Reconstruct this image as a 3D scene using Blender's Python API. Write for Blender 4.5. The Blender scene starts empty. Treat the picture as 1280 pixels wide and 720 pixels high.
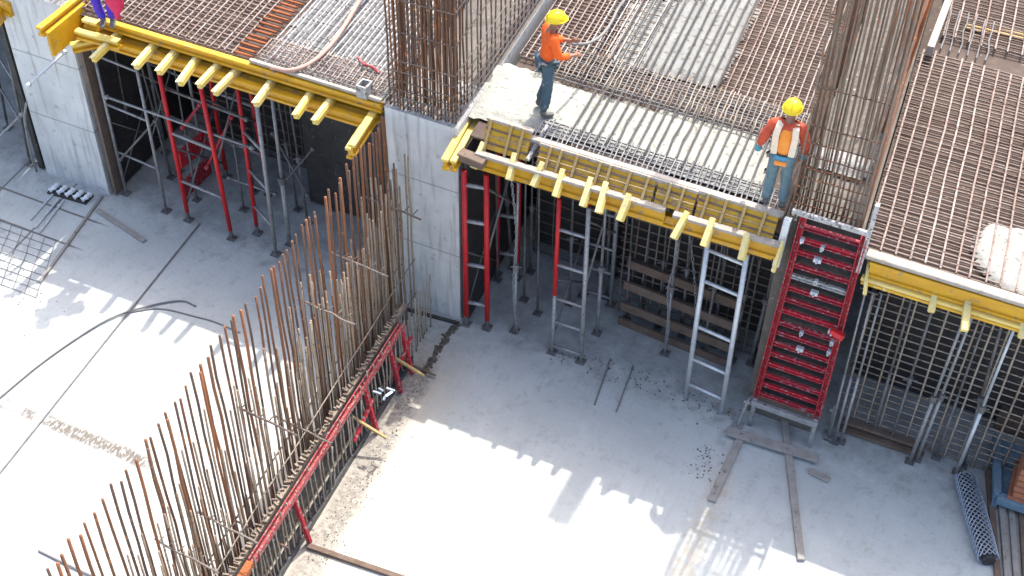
import bpy, bmesh, math, random
from mathutils import Vector, Matrix
random.seed(7)
rnd = random.random
def ru(a, b): return a + (b-a)*random.random()
sc = bpy.context.scene
COL = sc.collection
H = 15.0
F = 1703.8
SK = -0.08                       # the walls run slightly off square to the slab edge

# ------------------------------------------------------------------ camera
def _rot():
    a, b, c = [math.radians(v) for v in (44.276, -24.562, 1.281)]
    Rzb = Matrix(((math.cos(b), -math.sin(b), 0), (math.sin(b), math.cos(b), 0), (0, 0, 1)))
    Rxa = Matrix(((1, 0, 0), (0, math.cos(a), -math.sin(a)), (0, math.sin(a), math.cos(a))))
    Rzc = Matrix(((math.cos(c), -math.sin(c), 0), (math.sin(c), math.cos(c), 0), (0, 0, 1)))
    M0 = Matrix(((1, 0, 0), (0, 0, -1), (0, 1, 0)))
    return Rzc @ Rxa @ M0 @ Rzb
R = _rot()
cd = bpy.data.cameras.new('camera'); cam = bpy.data.objects.new('camera', cd); COL.objects.link(cam)
m3 = Matrix((R[0], -Vector(R[1]), -Vector(R[2]))).transposed()
cam.matrix_world = Matrix.Translation((0, 0, H)) @ m3.to_4x4()
cd.sensor_width = 36; cd.lens = 36*F/1280; cd.clip_start = 0.1; cd.clip_end = 800
sc.camera = cam
RT = R.transposed()
def ray(x, y): return RT @ Vector(((x-640)/F, (y-360)/F, 1))
def G(x, y, z=0.0):
    d = ray(x, y); t = (z-H)/d.z; return Vector((0, 0, H)) + d*t
def FY(x, y, Y):
    d = ray(x, y); t = Y/d.y; return Vector((0, 0, H)) + d*t
def BX(x13, y): return x13 + SK*(y-13)     # x of a B-direction line at depth y

# ------------------------------------------------------------------ materials
def mat(name, c1, c2=None, scale=3.0, rough=0.75, bump=0.0, bscale=30.0, metal=0.0, rand=0.0, c3=None, s3=40.0, t3=0.62, contrast=0.2):
    m = bpy.data.materials.new(name); m.use_nodes = True
    nt = m.node_tree; N = nt.nodes; L = nt.links
    b = N['Principled BSDF']; b.inputs['Roughness'].default_value = rough; b.inputs['Metallic'].default_value = metal
    tc = N.new('ShaderNodeTexCoord'); geo = N.new('ShaderNodeNewGeometry')
    oi = N.new('ShaderNodeObjectInfo')
    add = N.new('ShaderNodeVectorMath'); add.operation = 'ADD'
    cr = N.new('ShaderNodeCombineXYZ')
    mul = N.new('ShaderNodeMath'); mul.operation = 'MULTIPLY'; mul.inputs[1].default_value = 37.0
    L.new(oi.outputs['Random'], mul.inputs[0]); L.new(mul.outputs[0], cr.inputs[2]); L.new(mul.outputs[0], cr.inputs[0])
    L.new(geo.outputs['Position'], add.inputs[0])
    if rand: L.new(cr.outputs[0], add.inputs[1])
    n = N.new('ShaderNodeTexNoise'); n.inputs['Scale'].default_value = scale; n.inputs['Detail'].default_value = 6; n.inputs['Roughness'].default_value = 0.65
    L.new(add.outputs[0], n.inputs['Vector'])
    ramp = N.new('ShaderNodeMapRange'); ramp.inputs[1].default_value = 0.5-contrast; ramp.inputs[2].default_value = 0.5+contrast
    L.new(n.outputs['Fac'], ramp.inputs[0])
    fac = ramp.outputs[0]
    if rand:
        a = N.new('ShaderNodeMath'); a.operation = 'MULTIPLY_ADD'; a.inputs[1].default_value = rand; L.new(oi.outputs['Random'], a.inputs[0])
        s = N.new('ShaderNodeMath'); s.operation = 'SUBTRACT'; s.inputs[1].default_value = rand*0.5; L.new(fac, s.inputs[0]); L.new(s.outputs[0], a.inputs[2])
        a.use_clamp = True; fac = a.outputs[0]
    mx = N.new('ShaderNodeMix'); mx.data_type = 'RGBA'
    mx.inputs['A'].default_value = (*c1, 1); mx.inputs['B'].default_value = (*(c2 or c1), 1)
    L.new(fac, mx.inputs['Factor']); col = mx.outputs['Result']
    if c3:
        n3 = N.new('ShaderNodeTexNoise'); n3.inputs['Scale'].default_value = s3; n3.inputs['Detail'].default_value = 3
        L.new(add.outputs[0], n3.inputs['Vector'])
        r3 = N.new('ShaderNodeMapRange'); r3.inputs[1].default_value = t3; r3.inputs[2].default_value = t3+0.08
        L.new(n3.outputs['Fac'], r3.inputs[0])
        m2 = N.new('ShaderNodeMix'); m2.data_type = 'RGBA'; m2.inputs['B'].default_value = (*c3, 1)
        L.new(r3.outputs[0], m2.inputs['Factor']); L.new(col, m2.inputs['A']); col = m2.outputs['Result']
    L.new(col, b.inputs['Base Color'])
    if bump:
        nb = N.new('ShaderNodeTexNoise'); nb.inputs['Scale'].default_value = bscale; nb.inputs['Detail'].default_value = 5
        L.new(geo.outputs['Position'], nb.inputs['Vector'])
        bp = N.new('ShaderNodeBump'); bp.inputs['Strength'].default_value = bump; bp.inputs['Distance'].default_value = 0.02
        L.new(nb.outputs['Fac'], bp.inputs['Height']); L.new(bp.outputs[0], b.inputs['Normal'])
    return m
M = {}
M['rust'] = mat('rusty_steel', (.20, .085, .04), (.115, .075, .055), 5, .9, .5, 60, rand=1.2, c3=(.36, .145, .05), s3=9, t3=.60)
M['rust_dark'] = mat('dull_rebar', (.12, .085, .07), (.22, .19, .165), 6, .85, .5, 60, rand=.9, c3=(.24, .11, .06), s3=12, t3=.62)
M['rust_grey'] = mat('grey_brown_rebar', (.20, .15, .11), (.38, .33, .27), 8, .85, .5, 60, rand=.9, c3=(.1, .07, .05), s3=30, t3=.6)
M['rust_pink'] = mat('dusty_rebar', (.25, .175, .145), (.42, .36, .325), 9, .9, .4, 50, rand=.7, c3=(.13, .075, .055), s3=22, t3=.57)
M['rust_orange'] = mat('orange_rust_steel', (.42, .12, .035), (.24, .08, .03), 5, .9, .4, 50, rand=.6)
M['rust_deep'] = mat('deep_rust_steel', (.15, .10, .078), (.29, .225, .19), 11, .9, .4, 50, rand=.8)
M['bar_grey'] = mat('mill_steel', (.10, .105, .115), (.26, .26, .26), 9, .6, .4, 50, rand=.8)
M['bar_dark'] = mat('dark_wet_bar', (.045, .043, .04), (.11, .10, .09), 9, .7, .4, 50, rand=.6)
M['bar_dusty'] = mat('cement_splashed_bar', (.34, .33, .32), (.56, .55, .53), 14, .85, .4, 50, rand=.5, c3=(.14, .12, .1), s3=26, t3=.56)
M['yellow'] = mat('yellow_coated_timber', (.66, .37, .008), (.54, .27, .008), 4, .5, .15, 40, rand=.5, c3=(.36, .24, .10), s3=9, t3=.60)
M['yellow_pale'] = mat('pale_yellow_flange', (.74, .54, .09), (.70, .54, .20), 7, .6, .2, 40, rand=.6, c3=(.48, .40, .24), s3=16, t3=.63)
M['yellow_panel'] = mat('yellow_form_panel', (.64, .36, .012), (.50, .27, .02), 4, .6, .2, 40, rand=.4, c3=(.30, .22, .12), s3=11, t3=.57)
M['batten'] = mat('pale_batten', (.46, .34, .15), (.38, .26, .12), 8, .8, .3, 50, rand=.5, c3=(.30, .22, .13), s3=20, t3=.62)
M['plank_white'] = mat('crusted_plank_sunlit_flange', (.44, .40, .355), (.34, .29, .24), 8, .9, .5, 40, c3=(.28, .23, .18), s3=16, t3=.63)  # also colours two front beam flanges as if sunlit
M['wood'] = mat('weathered_timber', (.34, .32, .29), (.23, .21, .19), 6, .9, .4, 40, rand=.5, c3=(.14, .12, .10), s3=16, t3=.63)
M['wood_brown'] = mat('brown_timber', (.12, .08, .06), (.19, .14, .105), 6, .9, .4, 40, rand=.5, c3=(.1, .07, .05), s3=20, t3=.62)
M['brick'] = mat('reddish_timber', (.42, .16, .075), (.30, .12, .07), 6, .85, .4, 40, rand=.3)
M['red'] = mat('red_painted_steel', (.62, .012, .015), (.42, .010, .016), 6, .45, .1, 40, rand=.4, c3=(.30, .11, .09), s3=19, t3=.66)
M['red_worn'] = mat('worn_red_steel', (.50, .014, .03), (.30, .018, .032), 9, .65, .4, 40, rand=.9, c3=(.36, .26, .25), s3=22, t3=.575)
M['grey_steel'] = mat('galvanised_steel', (.36, .37, .38), (.22, .22, .22), 10, .5, .2, 50, metal=.25, rand=.4, c3=(.13, .10, .08), s3=24, t3=.62)
M['dark_steel'] = mat('dull_scaffold_steel', (.20, .20, .20), (.11, .10, .095), 10, .6, .2, 50, metal=.2, rand=.5, c3=(.30, .26, .22), s3=24, t3=.64)
M['alu'] = mat('aluminium', (.62, .66, .69), (.46, .49, .51), 10, .4, .1, 50, metal=.35, rand=.2, c3=(.3, .3, .29), s3=24, t3=.66)
M['black'] = mat('black_form_and_shade', (.022, .022, .025), (.055, .05, .045), 5, .7, .3, 30, c3=(.14, .13, .12), s3=20, t3=.66)  # also stands in for the deep shade inside the bays
M['black_wet'] = mat('oiled_black_kicker', (.018, .02, .026), (.05, .055, .065), 7, .35, .4, 30, c3=(.25, .27, .28), s3=17, t3=.63)
M['deck'] = mat('dark_plywood', (.055, .035, .026), (.10, .07, .055), 4, .8, .3, 20, c3=(.22, .17, .14), s3=12, t3=.66)
M['deck_grey'] = mat('grey_plywood', (.12, .125, .13), (.24, .24, .24), 4, .8, .3, 20, c3=(.38, .37, .35), s3=12, t3=.62)
M['fresh'] = mat('fresh_concrete', (.27, .275, .245), (.36, .36, .325), 4, .8, .8, 22, c3=(.20, .19, .16), s3=14, t3=.60)
M['crust'] = mat('rough_concrete_top', (.24, .24, .23), (.38, .375, .36), 12, .95, 1.0, 24, c3=(.20, .19, .17), s3=24, t3=.57)
M['lime'] = mat('pale_lime_concrete', (.30, .30, .275), (.245, .245, .225), 5, .9, .6, 24, c3=(.17, .16, .14), s3=14, t3=.62)
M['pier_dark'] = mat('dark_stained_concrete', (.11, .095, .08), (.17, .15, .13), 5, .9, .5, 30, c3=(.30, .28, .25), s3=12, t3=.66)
M['red_dusty'] = mat('dusty_red_steel', (.40, .025, .04), (.30, .07, .07), 22, .8, .5, 40, c3=(.34, .25, .22), s3=30, t3=.52)
M['dirt_pale'] = mat('dry_mortar_dust', (.30, .26, .20), (.40, .36, .30), 12, .95)
M['yellow_cream'] = mat('chalky_yellow', (.68, .60, .33), (.62, .50, .16), 16, .8, .3, 40, rand=.5, c3=(.40, .35, .24), s3=26, t3=.62)
M['rust_brown2'] = mat('brown_grey_bar', (.17, .12, .085), (.26, .20, .15), 5, .9, .4, 50, rand=.9, c3=(.30, .13, .06), s3=9, t3=.62)
M['rust_brown'] = mat('brown_orange_bar', (.33, .125, .05), (.19, .09, .05), 3, .9, .4, 50, rand=.9)
M['rust_tan'] = mat('tan_dusty_bar', (.24, .17, .11), (.36, .28, .20), 5, .9, .4, 50, rand=.9, c3=(.13, .085, .055), s3=18, t3=.6)
M['grey_slab'] = mat('greyish_fresh_concrete', (.20, .205, .195), (.27, .275, .265), 4, .8, .8, 22, c3=(.13, .125, .11), s3=10, t3=.57)
M['hose_pink'] = mat('dusty_pink_hose', (.55, .34, .28), (.42, .25, .20), 8, .8, .2, 40)
M['hose_grey'] = mat('grey_hose', (.16, .16, .155), (.26, .26, .25), 8, .7, .2, 40)
M['cable'] = mat('dirty_cable', (.14, .14, .15), (.22, .21, .20), 8, .8, .2, 40)
M['blue'] = mat('blue_painted_steel', (.18, .28, .36), (.12, .19, .25), 6, .55, .2, 40, c3=(.36, .42, .46), s3=16, t3=.64)
M['net'] = mat('galvanised_net', (.40, .46, .54), (.25, .30, .36), 8, .45, .1, 40, metal=.4)
M['white'] = mat('white_plastic', (.80, .82, .84), (.62, .64, .66), 20, .5)
M['dirt'] = mat('crumbled_mortar', (.10, .085, .07), (.24, .21, .17), 12, .95, .5, 40, rand=.9)
M['skin'] = mat('skin', (.36, .19, .12), (.28, .14, .09), 10, .6)
M['hair'] = mat('dark_hair', (.02, .015, .012), (.04, .03, .02), 40, .8)
M['helmet'] = mat('yellow_helmet', (.90, .68, .01), (.86, .60, .01), 6, .35)
M['orange'] = mat('hi_vis_orange', (.92, .15, .01), (.80, .10, .01), 12, .75, .5, 18)
M['vest'] = mat('orange_vest', (.90, .24, .02), (.90, .36, .06), 9, .75, .4, 18)
M['pale'] = mat('reflective_tape', (.86, .72, .56), (.80, .62, .44), 14, .5)
M['red_cloth'] = mat('faded_red_sleeve', (.60, .09, .035), (.42, .06, .03), 9, .8, .4, 18)
M['denim'] = mat('cement_stained_denim', (.045, .09, .12), (.09, .14, .17), 9, .9, .4, 25, c3=(.36, .38, .38), s3=9, t3=.60)
M['trouser'] = mat('grey_blue_trousers', (.10, .17, .20), (.18, .26, .28), 9, .9, .4, 25, c3=(.36, .38, .38), s3=9, t3=.63)
M['blue_cloth'] = mat('royal_blue_cloth', (.05, .03, .52), (.09, .03, .42), 7, .8, .3, 20)
M['magenta_cloth'] = mat('pinkish_red_cloth', (.72, .03, .09), (.55, .02, .10), 7, .8, .3, 20)
M['glove'] = mat('blue_glove', (.05, .26, .42), (.08, .34, .46), 12, .8)
M['boot'] = mat('dusty_boot', (.10, .095, .085), (.22, .21, .19), 12, .85)

# ------------------------------------------------------------------ mesh helpers
class MB:
    def __init__(s): s.v = []; s.f = []
    def add(s, vs, fs):
        o = len(s.v); s.v += [tuple(p) for p in vs]; s.f += [tuple(i+o for i in f) for f in fs]
    def box(s, c, size, rot=None):
        hx, hy, hz = [q/2 for q in size]
        P = [Vector((x, y, z)) for x in (-hx, hx) for y in (-hy, hy) for z in (-hz, hz)]
        if rot is not None: P = [rot @ p for p in P]
        c = Vector(c)
        s.add([c+p for p in P], [(0, 1, 3, 2), (4, 6, 7, 5), (0, 4, 5, 1), (2, 3, 7, 6), (0, 2, 6, 4), (1, 5, 7, 3)])
        return s
    def frame(s, p0, p1, up=(0, 0, 1)):
        p0 = Vector(p0); p1 = Vector(p1); d = (p1-p0); L = d.length; d.normalize()
        up = Vector(up)
        if abs(d.dot(up)) > .98: up = Vector((0, 1, 0))
        r = d.cross(up).normalized(); u = r.cross(d).normalized()
        return p0, p1, d, r, u, L
    def bar(s, p0, p1, w, h, up=(0, 0, 1)):      # w across, h along up
        p0, p1, d, r, u, L = s.frame(p0, p1, up)
        P = [p+r*(a*w/2)+u*(b*h/2) for p in (p0, p1) for a, b in ((-1, -1), (1, -1), (1, 1), (-1, 1))]
        s.add(P, [(3, 2, 1, 0), (4, 5, 6, 7), (0, 1, 5, 4), (1, 2, 6, 5), (2, 3, 7, 6), (3, 0, 4, 7)])
        return s
    def prof(s, p0, p1, pts, up=(0, 0, 1)):
        p0, p1, d, r, u, L = s.frame(p0, p1, up); n = len(pts)
        P = [p+r*a+u*b for p in (p0, p1) for a, b in pts]
        s.add(P, [tuple(range(n-1, -1, -1)), tuple(range(n, 2*n))]+[(i, (i+1) % n, n+(i+1) % n, n+i) for i in range(n)])
        return s
    def ibeam(s, p0, p1, w=.08, h=.2, t=.042, web=.03):
        a, b, c = w/2, h/2, web/2
        return s.prof(p0, p1, [(-a, -b), (a, -b), (a, -b+t), (c, -b+t+.008), (c, b-t-.008), (a, b-t), (a, b), (-a, b), (-a, b-t), (-c, b-t-.008), (-c, -b+t+.008), (-a, -b+t)])
    def tube(s, pts, r, n=6, closed=False):
        pts = [Vector(p) for p in pts]; k = len(pts); rings = []
        ref = None
        for i, p in enumerate(pts):
            d = (pts[min(i+1, k-1)] - pts[max(i-1, 0)]).normalized()
            if ref is None:
                ref = d.orthogonal().normalized()
            ref = (ref - d*ref.dot(d)).normalized(); b = d.cross(ref)
            rr = r[i] if isinstance(r, (list, tuple)) else r
            rings.append([p + (ref*math.cos(2*math.pi*j/n)+b*math.sin(2*math.pi*j/n))*rr for j in range(n)])
        vs = [q for ring in rings for q in ring]
        fs = [(i*n+j, i*n+(j+1) % n, (i+1)*n+(j+1) % n, (i+1)*n+j) for i in range(k-1) for j in range(n)]
        fs += [tuple(range(n-1, -1, -1)), tuple((k-1)*n+j for j in range(n))]
        s.add(vs, fs); return s
    def mesh(s, name, m, bevel=0, smooth=False):
        me = bpy.data.meshes.new(name); me.from_pydata([tuple(v) for v in s.v], [], s.f)
        bm = bmesh.new(); bm.from_mesh(me)
        bmesh.ops.recalc_face_normals(bm, faces=bm.faces)
        if bevel: bmesh.ops.bevel(bm, geom=list(bm.edges), offset=bevel, segments=1, affect='EDGES')
        if smooth:
            for f in bm.faces: f.smooth = True
        bm.to_mesh(me); bm.free(); me.materials.append(m); me.update()
        return me
    def build(s, name, m, parent=None, bevel=0, smooth=False):
        return link(name, s.mesh(name, m, bevel, smooth), parent)
def link(name, me, parent=None, loc=None):
    o = bpy.data.objects.new(name, me); COL.objects.link(o)
    if parent is not None:
        o.parent = parent; o.matrix_parent_inverse = Matrix.Translation(-parent.location)
    if loc is not None: o.location = loc
    return o
def tag(o, label=None, cat=None, group=None, kind=None):
    if label: o['label'] = label
    if cat: o['category'] = cat
    if group: o['group'] = group
    if kind: o['kind'] = kind
    return o
def thing(name, loc, label, cat, group=None):
    o = bpy.data.objects.new(name, None); COL.objects.link(o); o.location = Vector(loc); o.empty_display_size = .2
    return tag(o, label, cat, group)
def bend(p0, p1, n=5, a=.01):
    p0 = Vector(p0); p1 = Vector(p1)
    return [p0.lerp(p1, i/(n-1)) + (Vector((ru(-a, a), ru(-a, a), ru(-a, a))) if 0 < i < n-1 else Vector()) for i in range(n)]
def curve_pts(P, n=10):                 # Catmull-Rom through P
    P = [Vector(p) for p in P]; out = []
    Q = [P[0]*2-P[1]] + P + [P[-1]*2-P[-2]]
    for i in range(1, len(Q)-2):
        a, b, c, d = Q[i-1:i+3]
        for k in range(n):
            t = k/n
            out.append(.5*((2*b)+(c-a)*t+(2*a-5*b+4*c-d)*t*t+(3*b-a-3*c+d)*t**3))
    out.append(P[-1]); return out

# rebar meshes shared by copies: a unit length bar along X, Y or Z
def unit_bar(axis, length, r, m, wob=.006, n=5, seg=6):
    e = Vector((0, 0, 0)); f = Vector((0, 0, 0)); f['xyz'.index(axis)] = length
    return MB().tube(bend(e, f, n, wob), r, seg).mesh('bar', m, smooth=True)

# ------------------------------------------------------------------ world and light
w = bpy.data.worlds.new('World'); sc.world = w; w.use_nodes = True
nt = w.node_tree; bg = nt.nodes['Background']
sky = nt.nodes.new('ShaderNodeTexSky'); sky.sky_type = 'NISHITA'; sky.sun_disc = False
SUN = Vector((.01, .515, 1)).normalized()
sky.sun_elevation = math.asin(SUN.z); sky.sun_rotation = math.atan2(SUN.x, SUN.y)
sky.air_density = 1.0; sky.dust_density = 4.5; sky.ozone_density = 0.75
nt.links.new(sky.outputs[0], bg.inputs[0]); bg.inputs[1].default_value = 0.15
ld = bpy.data.lights.new('sun', 'SUN'); ld.energy = 2.0; ld.angle = math.radians(.6); ld.color = (1, .955, .88)
lo = bpy.data.objects.new('sun', ld); COL.objects.link(lo); lo.rotation_euler = SUN.to_track_quat('Z', 'Y').to_euler()
sc.view_settings.view_transform = 'Standard'; sc.view_settings.look = 'None'; sc.view_settings.gamma = 1
sc.view_settings.exposure = 1.46

# ------------------------------------------------------------------ ground
def ground_material():
    m = bpy.data.materials.new('site_concrete'); m.use_nodes = True
    nt = m.node_tree; N = nt.nodes; L = nt.links; b = N['Principled BSDF']; b.inputs['Roughness'].default_value = .85
    geo = N.new('ShaderNodeNewGeometry'); sep = N.new('ShaderNodeSeparateXYZ'); L.new(geo.outputs['Position'], sep.inputs[0])
    X, Y = sep.outputs[0], sep.outputs[1]
    def mth(op, a, b_=None, c=None, clamp=False):
        n = N.new('ShaderNodeMath'); n.operation = op; n.use_clamp = clamp
        for i, v in enumerate((a, b_, c)):
            if v is None: continue
            if isinstance(v, (int, float)): n.inputs[i].default_value = v
            else: L.new(v, n.inputs[i])
        return n.outputs[0]
    def rng(v, a, b_, c=0, d=1):
        n = N.new('ShaderNodeMapRange'); n.inputs[1].default_value = a; n.inputs[2].default_value = b_; n.inputs[3].default_value = c; n.inputs[4].default_value = d
        L.new(v, n.inputs[0]); return n.outputs[0]
    def noise(s, det=5, rough=.6, sx=1, sy=1):
        mp = N.new('ShaderNodeMapping'); mp.inputs['Scale'].default_value = (sx, sy, 1); L.new(geo.outputs['Position'], mp.inputs[0])
        n = N.new('ShaderNodeTexNoise'); n.inputs['Scale'].default_value = s; n.inputs['Detail'].default_value = det; n.inputs['Roughness'].default_value = rough
        L.new(mp.outputs[0], n.inputs['Vector']); return n.outputs['Fac']
    def mix(a, bcol, f):
        n = N.new('ShaderNodeMix'); n.data_type = 'RGBA'
        L.new(f, n.inputs['Factor'])
        if isinstance(a, tuple): n.inputs['A'].default_value = (*a, 1)
        else: L.new(a, n.inputs['A'])
        n.inputs['B'].default_value = (*bcol, 1); return n.outputs['Result']
    def band(v, c, hw, soft):   # 1 inside c+-hw
        d = mth('ABSOLUTE', mth('SUBTRACT', v, c)); return rng(d, hw, hw+soft, 1, 0)
    n1 = noise(.55, 6, .6); n2 = noise(3.0, 8, .7); n3 = noise(17, 4, .6); n4 = noise(45, 3, .7)
    col = mix((.49, .515, .50), (.425, .45, .44), rng(n1, .38, .62))
    col = mix(col, (.28, .295, .295), rng(n2, .54, .74, 0, .8))
    col = mix(col, (.55, .55, .54), rng(n2, .44, .25, 0, .7))
    col = mix(col, (.16, .155, .14), mth('MULTIPLY', rng(n4, .64, .70), .75))
    col = mix(col, (.27, .25, .21), mth('MULTIPLY', rng(noise(6.5, 7, .75), .56, .70), .55))
    col = mix(col, (.12, .11, .10), mth('MULTIPLY', rng(n3, .69, .72), rng(noise(1.3), .45, .6)))
    # brushed trowel streaks along the wall direction
    st = noise(2.2, 6, .6, 6, .6); col = mix(col, (.36, .37, .38), rng(st, .55, .75, 0, .5))
    xb = mth('MULTIPLY_ADD', mth('SUBTRACT', Y, 13), .08, X)          # B-direction coordinate
    warp = mth('MULTIPLY', mth('SUBTRACT', n2, .5), .9)
    # earthy spill along the foot of the rebar fence
    f1 = mth('MULTIPLY', rng(mth('ADD', xb, warp), -6.15, -7.0), rng(xb, -8.15, -7.9)); f1 = mth('MULTIPLY', f1, rng(Y, 13.2, 12.4))
    f1 = mth('MULTIPLY', f1, rng(noise(9, 8, .8), .30, .75))
    col = mix(col, (.20, .16, .12), f1)
    f1b = mth('MULTIPLY', rng(mth('ADD', xb, warp), -6.0, -6.9), rng(xb, -8.3, -7.9)); f1b = mth('MULTIPLY', f1b, rng(Y, 12.6, 11.6))
    col = mix(col, (.50, .44, .35), mth('MULTIPLY', f1b, .6))
    f2 = mth('MULTIPLY', band(mth('ADD', xb, mth('MULTIPLY', warp, .3)), -6.93, .14, .12), rng(Y, 12.2, 11.8))
    col = mix(col, (.045, .045, .05), mth('MULTIPLY', mth('MULTIPLY', f2, rng(noise(11, 8, .8), .35, .65)), .75))
    # speckled smudge strip on the left slab
    f3 = mth('MULTIPLY', band(mth('ADD', Y, mth('MULTIPLY', warp, .2)), 8.60, .07, .10), mth('MULTIPLY', rng(X, -12.6, -12.2), rng(X, -9.1, -9.5)))
    f3 = mth('MULTIPLY', f3, rng(noise(26, 3, .7, 1, .35), .38, .50)); f3 = mth('MULTIPLY', f3, rng(noise(2.0, 2), .38, .5))
    col = mix(col, (.15, .13, .11), mth('MULTIPLY', f3, 1.0))
    f3 = mth('MULTIPLY', band(mth('ADD', xb, warp), -12.3, .2, .35), rng(Y, 9.9, 9.2)); col = mix(col, (.25, .27, .30), mth('MULTIPLY', f3, .45))
    # ochre mud trail
    f4 = mth('MULTIPLY', band(mth('ADD', X, mth('MULTIPLY', warp, .35)), -2.14, .07, .18), rng(Y, 12.3, 11.9))
    col = mix(col, (.40, .33, .235), mth('MULTIPLY', mth('MULTIPLY', f4, rng(noise(7, 7, .75), .38, .66)), .75))
    # board joints cast in the floor at the far left
    for c in (-15.2, -14.1):
        col = mix(col, (.16, .16, .16), mth('MULTIPLY', band(xb, c, .012, .012), rng(Y, 11.0, 11.3)))
    for c in (12.35, 11.7):
        col = mix(col, (.16, .15, .14), mth('MULTIPLY', band(mth('ADD', Y, mth('MULTIPLY', warp, .04)), c, .013, .014), rng(X, -12.9, -13.2)))
    # floor darkened under the slab, its shade put into the colour
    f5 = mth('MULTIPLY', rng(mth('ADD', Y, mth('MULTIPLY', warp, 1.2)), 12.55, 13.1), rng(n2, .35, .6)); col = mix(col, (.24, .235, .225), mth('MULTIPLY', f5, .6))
    L.new(col, b.inputs['Base Color'])
    bp = N.new('ShaderNodeBump'); bp.inputs['Strength'].default_value = .35; bp.inputs['Distance'].default_value = .02
    L.new(mth('ADD', n3, mth('MULTIPLY', n2, 2)), bp.inputs['Height']); L.new(bp.outputs[0], b.inputs['Normal'])
    return m
g = MB(); S = 150
g.add([(-S, -S, 0), (S, -S, 0), (S, S, 0), (-S, S, 0)], [(0, 1, 2, 3)])
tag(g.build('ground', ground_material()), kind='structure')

# ------------------------------------------------------------------ concrete walls
def wall_material():
    m = mat('cast_concrete', (.50, .51, .505), (.66, .665, .65), 1.8, .85, .3, 30, c3=(.40, .395, .38), s3=6, t3=.62)
    nt = m.node_tree; N = nt.nodes; L = nt.links; b = N['Principled BSDF']
    src = b.inputs['Base Color'].links[0].from_socket
    geo = N.new('ShaderNodeNewGeometry'); sep = N.new('ShaderNodeSeparateXYZ'); L.new(geo.outputs['Position'], sep.inputs[0])
    def band(c, hw):
        a = N.new('ShaderNodeMath'); a.operation = 'SUBTRACT'; L.new(sep.outputs[2], a.inputs[0]); a.inputs[1].default_value = c
        bb = N.new('ShaderNodeMath'); bb.operation = 'ABSOLUTE'; L.new(a.outputs[0], bb.inputs[0])
        r = N.new('ShaderNodeMapRange'); r.inputs[1].default_value = hw; r.inputs[2].default_value = hw*2; r.inputs[3].default_value = .6; r.inputs[4].default_value = 0
        L.new(bb.outputs[0], r.inputs[0]); return r.outputs[0]
    for c in (2.55, 1.32):
        x = N.new('ShaderNodeMix'); x.data_type = 'RGBA'; x.inputs['B'].default_value = (.17, .17, .17, 1)
        L.new(band(c, .008), x.inputs['Factor']); L.new(src, x.inputs['A']); src = x.outputs['Result']
    mp = N.new('ShaderNodeMapping'); mp.inputs['Scale'].default_value = (6, 6, .5); L.new(geo.outputs['Position'], mp.inputs[0])
    n = N.new('ShaderNodeTexNoise'); n.inputs['Scale'].default_value = 2.2; n.inputs['Detail'].default_value = 6; L.new(mp.outputs[0], n.inputs['Vector'])
    r = N.new('ShaderNodeMapRange'); r.inputs[1].default_value = .52; r.inputs[2].default_value = .8; r.inputs[4].default_value = .75; L.new(n.outputs['Fac'], r.inputs[0])
    x = N.new('ShaderNodeMix'); x.data_type = 'RGBA'; x.inputs['B'].default_value = (.24, .225, .20, 1)
    L.new(r.outputs[0], x.inputs['Factor']); L.new(src, x.inputs['A']); src = x.outputs['Result']
    L.new(src, b.inputs['Base Color']); return m
M['wall'] = wall_material()
def rough_top(x0, x1, y0, y1, z, mb, step=.07, amp=.03):
    nx = max(2, int((x1-x0)/step)); ny = max(2, int((y1-y0)/step))
    vs = []; fs = []
    for j in range(ny+1):
        for i in range(nx+1):
            y = y0+(y1-y0)*j/ny; e = (i in (0, nx)) or (j in (0, ny))
            vs.append((BX(x0+(x1-x0)*i/nx, y), y, z + (0 if e else ru(0, amp))))
    for j in range(ny):
        for i in range(nx):
            a = j*(nx+1)+i; fs.append((a, a+1, a+nx+2, a+nx+1))
    mb.add(vs, fs)
def wall(x0, x1, y0, y1, label, m=None, top=3.68, capy=1.0, capm='crust'):
    t = thing('concrete_wall', (BX((x0+x1)/2, y0), y0, 0), label, 'wall')
    b = MB()
    P = [(BX(x, y), y, z) for z in (0, top) for x, y in ((x0, y0), (x1, y0), (x1, y1), (x0, y1))]
    b.add(P, [(3, 2, 1, 0), (4, 5, 6, 7), (0, 1, 5, 4), (1, 2, 6, 5), (2, 3, 7, 6), (3, 0, 4, 7)])
    b.build('wall_body', m or M['wall'], t)
    c = MB(); rough_top(x0+.004, x1-.004, y0+.004, y0+capy, top+.004, c); c.build('rough_cap', M[capm], t)
    if capy < 5:
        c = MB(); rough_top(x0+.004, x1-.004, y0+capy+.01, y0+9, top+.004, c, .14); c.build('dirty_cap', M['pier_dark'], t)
    return t
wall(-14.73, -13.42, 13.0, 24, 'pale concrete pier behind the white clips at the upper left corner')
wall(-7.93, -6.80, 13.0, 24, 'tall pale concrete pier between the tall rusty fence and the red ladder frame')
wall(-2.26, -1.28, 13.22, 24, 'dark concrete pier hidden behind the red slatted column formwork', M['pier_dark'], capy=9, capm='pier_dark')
b = MB(); b.box((-6, 17.3, 1.76), (32, .4, 3.5)); tag(b.build('basement_wall', M['black']), 'basement wall coloured black for the deep shade behind the shoring', 'wall')  # black colour puts the deep shade of the bays on this wall
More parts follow.
